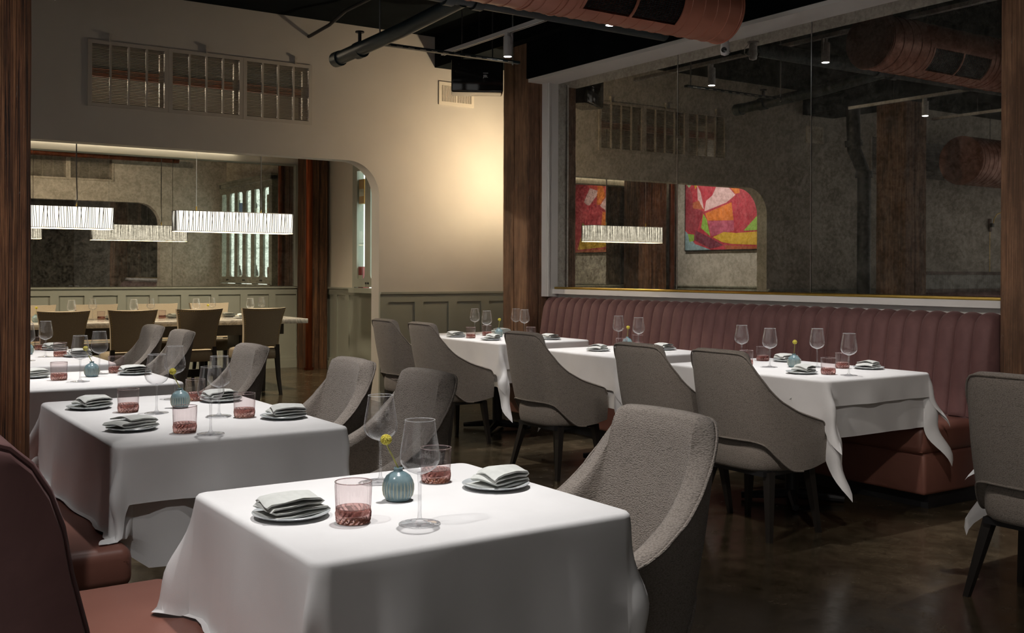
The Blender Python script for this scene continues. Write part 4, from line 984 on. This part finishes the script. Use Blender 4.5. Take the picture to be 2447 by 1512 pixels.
# ================================================================== PRIVATE ROOM
r = thing('long_table', 'long marble-topped table on black trestles in the private room', 'table', (2.9, 11.3, 0)); o = r.location
MB().rbox((1.0, 10.76, 0.715), (4.54, 11.85, 0.765), 0.004, 2).build('marble_top', 'marble', r, 30, o)
MB().box((1.1, 10.86, 0.60), (4.30, 11.75, 0.715)).build('apron', 'ebony_wood', r, origin=o)
for x in (1.5, 3.95):
    MB().rbox((x - 0.06, 11.1, 0.06), (x + 0.06, 11.5, 0.60), 0.02, 3).build('trestle_post', 'ebony_wood', r, 40, o)
    MB().rbox((x - 0.08, 10.85, 0.0), (x + 0.08, 11.75, 0.07), 0.02, 3).build('trestle_foot', 'ebony_wood', r, 40, o)
MB().box((1.5, 11.27, 0.14), (3.95, 11.33, 0.22)).build('stretcher', 'ebony_wood', r, origin=o)
def make_parsons(label):
    """upholstered side chair, flared nail-trimmed back; faces +Y"""
    t = thing('upholstered_side_chair', label, 'chair')
    rings = []
    for k in range(13):
        f_ = k / 12; z = 0.50 + 0.393 * f_; hw = 0.185 + 0.012 * f_ + 0.034 * f_ ** 3; y = -0.215 - 0.05 * f_ - 0.035 * f_ ** 2; th = 0.030 - 0.006 * f_
        ring = []
        for j in range(13):
            u = -1 + j / 6; ring.append((u * hw, y + 0.010 * u * u, z + (0.012 * u * u if k == 12 else 0)))
        for j in range(13):
            u = 1 - j / 6; ring.append((u * hw * 0.995, y + 2*th + 0.010 * u * u, z + (0.012 * u * u if k == 12 else 0)))
        rings.append(ring)
    ob = MB().loft(rings, True, True)
    # rear face taupe in shade, inner face linen: one fabric
    ob.build('backrest', 'chair_linen', t, 40)
    mb = MB()
    def nail(x, y, z): mb.lathe([(0.0045, 0.0), (0.0035, 0.002), (0.0, 0.003)], 6, (0, 0, 0)); b0 = len(mb.v) - 18; mb.v[b0:] = [(x + p[0], y - p[2], z + p[1]) for p in mb.v[b0:]]
    for k in range(19):
        f_ = k / 18; z = 0.505 + 0.378 * f_; hw = 0.185 + 0.012 * f_ + 0.034 * f_ ** 3; y = -0.215 - 0.05 * f_ - 0.035 * f_ ** 2
        for sg in (-1, 1): nail(sg * (hw - 0.013), y + 0.007, z)
    for k in range(1, 20):
        u = -1 + k / 10; nail(u * 0.205, -0.2975 + 0.01*u*u, 0.878 + 0.01*u*u); nail(u * 0.17, -0.217 + 0.01*u*u, 0.507)
    mb.build('nail_trim', 'brass', t, None)['kind'] = 'stuff'
    def ol(k, sc):
        a = 2*PI*k/36; c, s_ = math.cos(a), math.sin(a); e = 0.4
        return (math.copysign(abs(c)**e, c) * 0.235 * sc, 0.015 + math.copysign(abs(s_)**e, s_) * 0.235 * sc)
    MB().loft([[(*ol(k, sc), z) for k in range(36)] for z, sc in ((0.375, 0.96), (0.38, 0.99), (0.42, 1.0), (0.455, 0.985), (0.475, 0.93), (0.485, 0.8), (0.49, 0.4))], True, True).build('seat', 'chair_linen', t, 60)
    for sx in (-1, 1):
        for fr in (0, 1):
            rings = []
            for z, w in ((0.0, 0.014), (0.18, 0.018), (0.38, 0.022)) + (((0.52, 0.02),) if not fr else ()):
                cx_ = sx * (0.172 + (0.0 if fr else 0.012 * (1 - z / 0.5))); cy_ = (0.19 if fr else -0.195 - 0.085 * max(0, 1 - z / 0.38) ** 1.8)
                rings.append([(cx_ - w, cy_ - w, z), (cx_ + w, cy_ - w, z), (cx_ + w, cy_ + w, z), (cx_ - w, cy_ + w, z)])
            MB().loft(rings, True, True).build('leg', 'ebony_wood', t, 40)
    return t
simple_noise_mat('chair_linen', (0.30,0.245,0.175), (0.36,0.30,0.215), 90.0, 0.9, stretch=(1,1,3), bmp=0.1)
p0 = None
for k, x in enumerate((3.89, 3.225, 2.595, 1.97)):
    lab = 'nail-trimmed linen chair on the near side of the long table, %s' % ('first from the right', 'second from the right', 'third from the right', 'fourth from the right')[k]
    if p0 is None: p0 = make_parsons(lab); p0.location = (x, 10.64, 0); p0['group'] = 'nail-trimmed side chairs'
    else: dup(p0, (x, 10.64, 0), random.uniform(-0.03, 0.03), lab, 'nail-trimmed side chairs')
for k, x in enumerate((3.93, 3.33, 2.67, 2.02)):
    lab = 'linen chair on the far side of the long table, %s' % ('first from the right', 'second from the right', 'third from the right', 'fourth from the right')[k]
    dup(p0, (x, 12.02, 0), PI + random.uniform(-0.03, 0.03), lab, 'nail-trimmed side chairs')
ZL = 0.7655
far_names = ('leftmost', 'second from the left', 'third from the left', 'rightmost')
for k, x in enumerate((2.18, 2.78, 3.42, 4.01)): place('glass', x, 11.10, k, 'wine glass on the near side of the long marble table, ' + far_names[k], 'clear stemmed wine glasses', ZL)
for k, x in enumerate((2.46, 3.05, 3.71, 4.28)): place('glass', x, 11.48, k, 'wine glass on the far side of the long marble table, ' + far_names[k], 'clear stemmed wine glasses', ZL)
for k, (x, y) in enumerate(((1.98, 11.5), (2.56, 11.55), (3.19, 11.55))): place('tumbler', x, y, k, 'pink tumbler on the long marble table, ' + ('leftmost', 'middle one', 'rightmost')[k], 'fluted pink tumblers', ZL)
for k, (x, y) in enumerate(((2.05, 11.62), (2.68, 11.62), (3.33, 11.62), (3.95, 11.62), (3.93, 11.16))):
    w = ('far side, leftmost', 'far side, second from left', 'far side, third from left', 'far side, rightmost', 'near side at the right end')[k]
    place('plate', x, y, 0, 'bread plate on the long marble table, ' + w, 'grey bread plates', ZL)
    place('napkin%d' % (k % 3), x, y, 0.2, 'folded napkin on the long marble table, ' + w, 'folded linen napkins', ZL + 0.0065)
for k, (x, y) in enumerate(((1.88, 11.28), (3.62, 11.35))):
    place('vase', x, y, 0.1, 'bud vase on the long marble table, ' + ('left one', 'right one')[k], 'ribbed blue bud vases', ZL)
    place('flowerB', x, y, 0.1, 'yellow ball flower on the long marble table, ' + ('left one', 'right one')[k], 'yellow ball flowers', ZL + 0.074)

# pendant lamps: long box shades strung with dark cord
def pendant(x0, x1, label):
    y0, y1, z0, z1 = 11.18, 11.42, 1.70, 1.925
    r = thing('pendant_lamp', label, 'pendant lamp', ((x0+x1)/2, 11.3, z0), 0, 'box pendant lamps over the long table'); o = r.location
    rc = 0.035
    def ring(ins, z):
        pts = []
        for cx_, cy_, a0 in ((x1-rc, y1-rc, 0), (x0+rc, y1-rc, PI/2), (x0+rc, y0+rc, PI), (x1-rc, y0+rc, 1.5*PI)):
            for k in range(7): a = a0 + k/6*PI/2; pts.append((cx_ + (rc-ins)*math.cos(a), cy_ + (rc-ins)*math.sin(a), z))
        return pts
    MB().loft([ring(0.006, z0 + 0.008), ring(0.006, z1 - 0.006)], True).build('shade', 'shade_glow', r, 40, o)
    MB().loft([ring(0.004, z0), ring(0.004, z0 + 0.008)], True, True).build('base_plate', 'shade_base_glow', r, 40, o)
    for z in (z0 + 0.006, z1 - 0.004): MB().tube([p for p in ring(0.0, z)] + [ring(0.0, z)[0]], 0.003, 5, False).build('wire_frame', 'frame_black', r, 60, o)
    rp = ring(-0.001, 0); cum = [0.0]
    rp.append(rp[0])
    for a, b_ in zip(rp, rp[1:]): cum.append(cum[-1] + math.hypot(b_[0]-a[0], b_[1]-a[1]))
    def at(s_):
        s_ %= cum[-1]
        for k in range(len(cum)-1):
            if s_ <= cum[k+1]:
                t = (s_ - cum[k]) / max(cum[k+1]-cum[k], 1e-9); return (lerp(rp[k][0], rp[k+1][0], t), lerp(rp[k][1], rp[k+1][1], t))
        return rp[-1][:2]
    mb = MB(); s_ = 0.0; rnd = random.Random(5); k = 0; n = int(cum[-1] / 0.021)
    for i in range(n):
        sa = i * cum[-1] / n; sb = sa + rnd.choice((0.0, 0.016, -0.014, 0.02, -0.006))
        a = at(sa); b_ = at(sb)
        mb.tube([(a[0], a[1], z0 + 0.006), (b_[0], b_[1], z1 - 0.004)], 0.0031, 4)
    mb.build('cord_lattice', 'frame_black', r, None, o)['kind'] = 'stuff'
    for fx in (0.18, 0.735):
        x = lerp(x0, x1, fx)
        MB().tube([(x, 11.3, z1 - 0.004), (x, 11.3, z1 + 0.05)], 0.007, 8).build('brass_ferrule', 'brass', r, 60, o)
        MB().tube([(x, 11.3, z1 + 0.05), (x, 11.3, ZC)], 0.0018, 5).build('suspension_wire', 'steel', r, None, o)
    x = lerp(x0, x1, 0.735)
    MB().tube([(x - 0.01, 11.29, z1 + 0.02), (x + 0.006, 11.29, z1 + 0.08), (x - 0.004, 11.29, 2.3), (x, 11.29, ZC)], 0.006, 6).build('power_cord', 'frame_black', r, None, o)
pendant(3.245, 4.545, 'glowing rectangular pendant lamp over the right end of the long table')
pendant(1.305, 2.605, 'glowing rectangular pendant lamp partly behind the left timber post')

# lit wine cabinet on the right wall of the private room
CY0, CY1, CZ0, CZ1 = 9.58, 11.92, 1.05, 2.68
r = thing('wine_cabinet', 'built-in backlit wine cabinet with arched glass doors in the private room', 'cabinet', (XI, (CY0+CY1)/2, CZ0)); o = r.location
XF = XI - 0.14
mb = MB().box((XI - 0.012, CY0, CZ0), (XI - 0.004, CY1, CZ1)); mb.build('lit_back', 'cabinet_glow', r, None, o)
MB().box((XF, CY0, CZ0), (XI, CY0 + 0.05, CZ1)).box((XF, CY1 - 0.05, CZ0), (XI, CY1, CZ1)).box((XF, CY0, CZ1 - 0.06), (XI, CY1, CZ1)).box((XF - 0.04, CY0 - 0.03, CZ0 - 0.03), (XI, CY1 + 0.03, CZ0 + 0.03)).build('carcass', 'sage_paint', r, None, o)
MB().box((XF - 0.02, CY0 - 0.02, CZ1), (XI, CY1 + 0.02, CZ1 + 0.03)).build('cornice', 'sage_paint', r, None, o)
for z in (1.62, 2.10): MB().box((XF + 0.035, CY0 + 0.05, z), (XI - 0.012, CY1 - 0.05, z + 0.012)).build('shelf', 'window_glass', r, None, o)
dw = (CY1 - CY0 - 0.10) / 6
for k in range(6):
    ya = CY0 + 0.05 + k*dw; yb = ya + dw; st = 0.075; za, zb = CZ0 + 0.04, CZ1 - 0.065
    oy0, oy1, oz0, oz1 = ya + st, yb - st, za + 0.10, zb - 0.10; rr_ = 0.06
    outer = [(ya + 0.002, za), (yb - 0.002, za), (yb - 0.002, zb), (ya + 0.002, zb)]
    inner = []
    for cx_, cz_, a0, rad in ((oy1, oz1, 0, 0.001), (oy0, oz1, PI/2, 0.001), (oy0, oz0, PI, 0.001), (oy1, oz0, 1.5*PI, 0.001)):
        left_side = (k % 2 == 0)
        rad = rr_ if ((cx_ == oy0) == (not left_side)) else 0.002
        sx = 1 if cx_ == oy1 else -1; sz = 1 if cz_ == oz1 else -1
        for q_ in range(6): a = a0 + q_/5*PI/2; inner.append((cx_ - sx*rad + rad*math.cos(a), cz_ - sz*rad + rad*math.sin(a)))
    tri = tessellate_polygon([[Vector((a, b_, 0)) for a, b_ in outer], [Vector((a, b_, 0)) for a, b_ in inner]]); pts = outer + inner
    mb = MB()
    for xx in (XF, XF + 0.03): mb.add([(xx, a, b_) for a, b_ in pts], [tuple(t) for t in tri])
    for loop in (outer + outer[:1], inner + inner[:1]): mb.loft([[(XF, a, b_) for a, b_ in loop], [(XF + 0.03, a, b_) for a, b_ in loop]], False)
    d = mb.build('door', 'sage_paint', r, None, o)
    MB().box((XF + 0.012, oy0 - 0.01, oz0 - 0.01), (XF + 0.017, oy1 + 0.01, oz1 + 0.01)).build('pane', 'window_glass', d, None, o)
    MB().lathe([(0.0, 0.0), (0.012, 0.0), (0.014, 0.012), (0.0, 0.02)], 10).build('knob', 'black_metal', d, 60)
    kb = [c for c in d.children if c.name.startswith('knob')][-1]
    kb.rotation_euler = (0, -PI/2, 0); kb.location = (XF - o[0], (yb - 0.03 if k % 2 == 0 else ya + 0.03) - o[1], za + 0.05 - o[2])
def bottle(y, z, label):
    t = thing('wine_bottle', label, 'bottle', (XI - 0.06, y, z), 0, 'bottles in the lit wine cabinet')
    MB().lathe([(0, 0), (0.036, 0), (0.037, 0.01), (0.037, 0.17), (0.030, 0.205), (0.014, 0.235), (0.0135, 0.29), (0.0, 0.29)], 16).build('bottle_body', 'bottle_glass', t, 50)
    MB().lathe([(0.0375, 0.05), (0.0375, 0.13)], 16).build('paper_label', 'cream_paint', t, 50)
for k, (y, z) in enumerate(((10.24, CZ0+0.03), (10.32, CZ0+0.03), (10.98, CZ0+0.03), (11.06, CZ0+0.03), (10.30, 2.115), (11.0, 2.115))):
    bottle(y, z, 'dark wine bottle in the lit cabinet, %s' % ('lower shelf, leftmost in the mirror', 'lower shelf, second in the mirror', 'lower shelf, third in the mirror', 'lower shelf, fourth in the mirror', 'upper shelf, left in the mirror', 'upper shelf, right in the mirror')[k])
for k, (y, z, w, h, mt, lb) in enumerate(((11.72, 2.112, 0.15, 0.30, 'carton_amber', 'amber carton on the upper shelf of the lit cabinet'), (11.74, CZ0+0.03, 0.14, 0.26, 'carton_red', 'red carton on the lower shelf of the lit cabinet'), (10.42, 2.112, 0.08, 0.24, 'carton_blue', 'blue carton on the upper shelf of the lit cabinet'))):
    t = thing('gift_carton', lb, 'box', (XI - 0.07, y, z))
    MB().rbox((-0.045, -w/2, 0), (0.045, w/2, h), 0.004, 2).build('carton_body', mt, t, 40)
    MB().box((-0.0465, -w/2 + 0.01, h*0.3), (-0.0452, w/2 - 0.01, h*0.6)).build('carton_label', 'cream_paint', t)
tag(MB().box((XI - 0.10, 9.55, 0.985), (XI, 11.94, 1.03)).build('cabinet_sill', 'sage_paint'), 'sage painted sill under the lit wine cabinet', 'sill')

# painting on the left wall of the private room (seen in the big mirror)
PY0, PY1, PZ0, PZ1 = 10.75, 12.74, 1.63, 2.98
r = thing('abstract_painting', 'large abstract canvas of red, pink, orange and yellow patches, seen in the mirror', 'painting', (XL, (PY0+PY1)/2, PZ0)); o = r.location
MB().box((XL + 0.004, PY0, PZ0), (XL + 0.04, PY1, PZ1)).build('canvas', 'frame_black', r, None, o)
PCOL = {'crimson': (0.50,0.03,0.06), 'coral': (0.72,0.09,0.08), 'deep': (0.33,0.025,0.05), 'orange': (0.75,0.20,0.02), 'rust': (0.45,0.10,0.03), 'blush': (0.76,0.50,0.52), 'pink': (0.52,0.09,0.17),
        'yellow': (0.68,0.42,0.02), 'leaf': (0.28,0.50,0.06), 'mint': (0.36,0.55,0.34), 'wine': (0.18,0.015,0.05), 'sky': (0.28,0.42,0.48)}
for nme, c in PCOL.items():
    q, nt, b = mat('paint_' + nme, c, 0.6); v = coords(nt, (1, 6, 2)); n_ = noise(nt, v, 9.0, 6, 0.7, 0.8)
    nt.links.new(mixc(nt, ramp(nt, n_, [(0.4, (0,0,0)), (0.75, (0.45,)*3)]), c, tuple(min(1, q_*0.45 + 0.22) for q_ in c)), b.inputs['Base Color'])
pats = [('crimson', [(1315,105),(2400,105),(2400,890),(1315,890)]), ('deep', [(1315,240),(1400,330),(1420,480),(1550,520),(1450,740),(1315,690)]), ('mint', [(1315,105),(1385,105),(1420,230),(1360,280),(1315,235)]),
  ('yellow', [(1385,105),(1430,110),(1470,260),(1440,300)]), ('rust', [(1430,105),(1530,105),(1540,250),(1480,255)]), ('coral', [(1530,105),(1900,105),(1840,280),(1700,290),(1600,200)]),
  ('crimson', [(1520,250),(1600,190),(1720,290),(1570,430)]), ('orange', [(1900,140),(1975,150),(1985,370),(1935,375),(1845,285)]), ('coral', [(1975,105),(2200,105),(2100,180),(1975,220)]),
  ('blush', [(1975,220),(2100,180),(2200,330),(2120,385),(1985,270)]), ('blush', [(1725,255),(1830,285),(1935,385),(1830,450),(1560,520),(1580,420),(1660,370)]), ('crimson', [(1900,430),(2200,350),(2400,400),(2400,620),(2040,720),(1930,720)]),
  ('orange', [(1570,540),(1890,450),(1915,620),(1600,610)]), ('pink', [(1600,615),(1920,620),(1920,715),(1650,760)]), ('leaf', [(1545,540),(1590,600),(1635,760),(1520,680)]), ('leaf', [(2220,560),(2240,720),(2035,720)]),
  ('yellow', [(1665,770),(1800,725),(1950,740),(2250,730),(2300,860),(1900,840),(1780,820)]), ('wine', [(1450,700),(1600,760),(1800,850),(1640,880),(1430,790)]), ('sky', [(1315,700),(1350,730),(1440,830),(1640,890),(1315,890)]),
  ('rust', [(1800,850),(2400,880),(2400,890),(1830,890)]), ('blush', [(1465,260),(1510,330),(1555,500),(1480,440)]), ('rust', [(1410,430),(1490,410),(1545,500),(1415,485)]), ('leaf', [(1350,730),(1430,740),(1430,800),(1370,810)])]
mb = MB(); names_ = list(PCOL)
for k, (c, poly) in enumerate(pats):
    pts = [(XL + 0.0404 + 0.0002*k, PY1 - 0.02 - (a - 1315)/1085*(PY1 - PY0 - 0.04), PZ0 + 0.02 + (890 - b_)/785*(PZ1 - PZ0 - 0.04)) for a, b_ in poly]
    mb.cur = names_.index(c); tri = tessellate_polygon([[Vector((p[1], p[2], 0)) for p in pts]]); mb.add(pts, [tuple(t) for t in tri])
mb.build('painted_patches', ['paint_' + n_ for n_ in names_], r, None, o)
spotlight(1.2, 11.9, 'white spotlight aimed at the abstract painting in the private room', 1.3, 80, (1.0,0.95,0.88), 3.476, (XL, 11.9, 2.1))

r = thing('cove_light', 'thin glowing strip light along the cream wall above the private room mirror', 'light strip', (2.0, YI - 0.02, 2.80)); o = r.location
MB().box((XL + 0.1, YI - 0.04, 2.835), (5.3, YI - 0.002, 2.86)).build('ledge', 'cream_paint', r, None, o)
MB().box((XL + 0.1, YI - 0.034, 2.830), (4.6, YI - 0.020, 2.835)).build('led_strip', 'led_glow', r, None, o)
for k, (x, ax) in enumerate(((-0.2, 1.6), (5.0, 3.9))):  # unseen spots added to lift the private room's brightness
    spotlight(x, 10.75, 'added unseen spotlight aimed at the long table, %s, above the arch' % ('left one', 'right one')[k], 2.4, 95, (1.0,0.84,0.62), 3.476, (ax, 11.6, 0.7))
spotlight(2.0, 12.3, 'added unseen spotlight washing the back of the arch wall, above the mirror', 2.0, 90, (1.0,0.82,0.58), 3.476, (3.2, 9.5, 1.9))  # unseen spot added to make up for weak pendant light on this wall
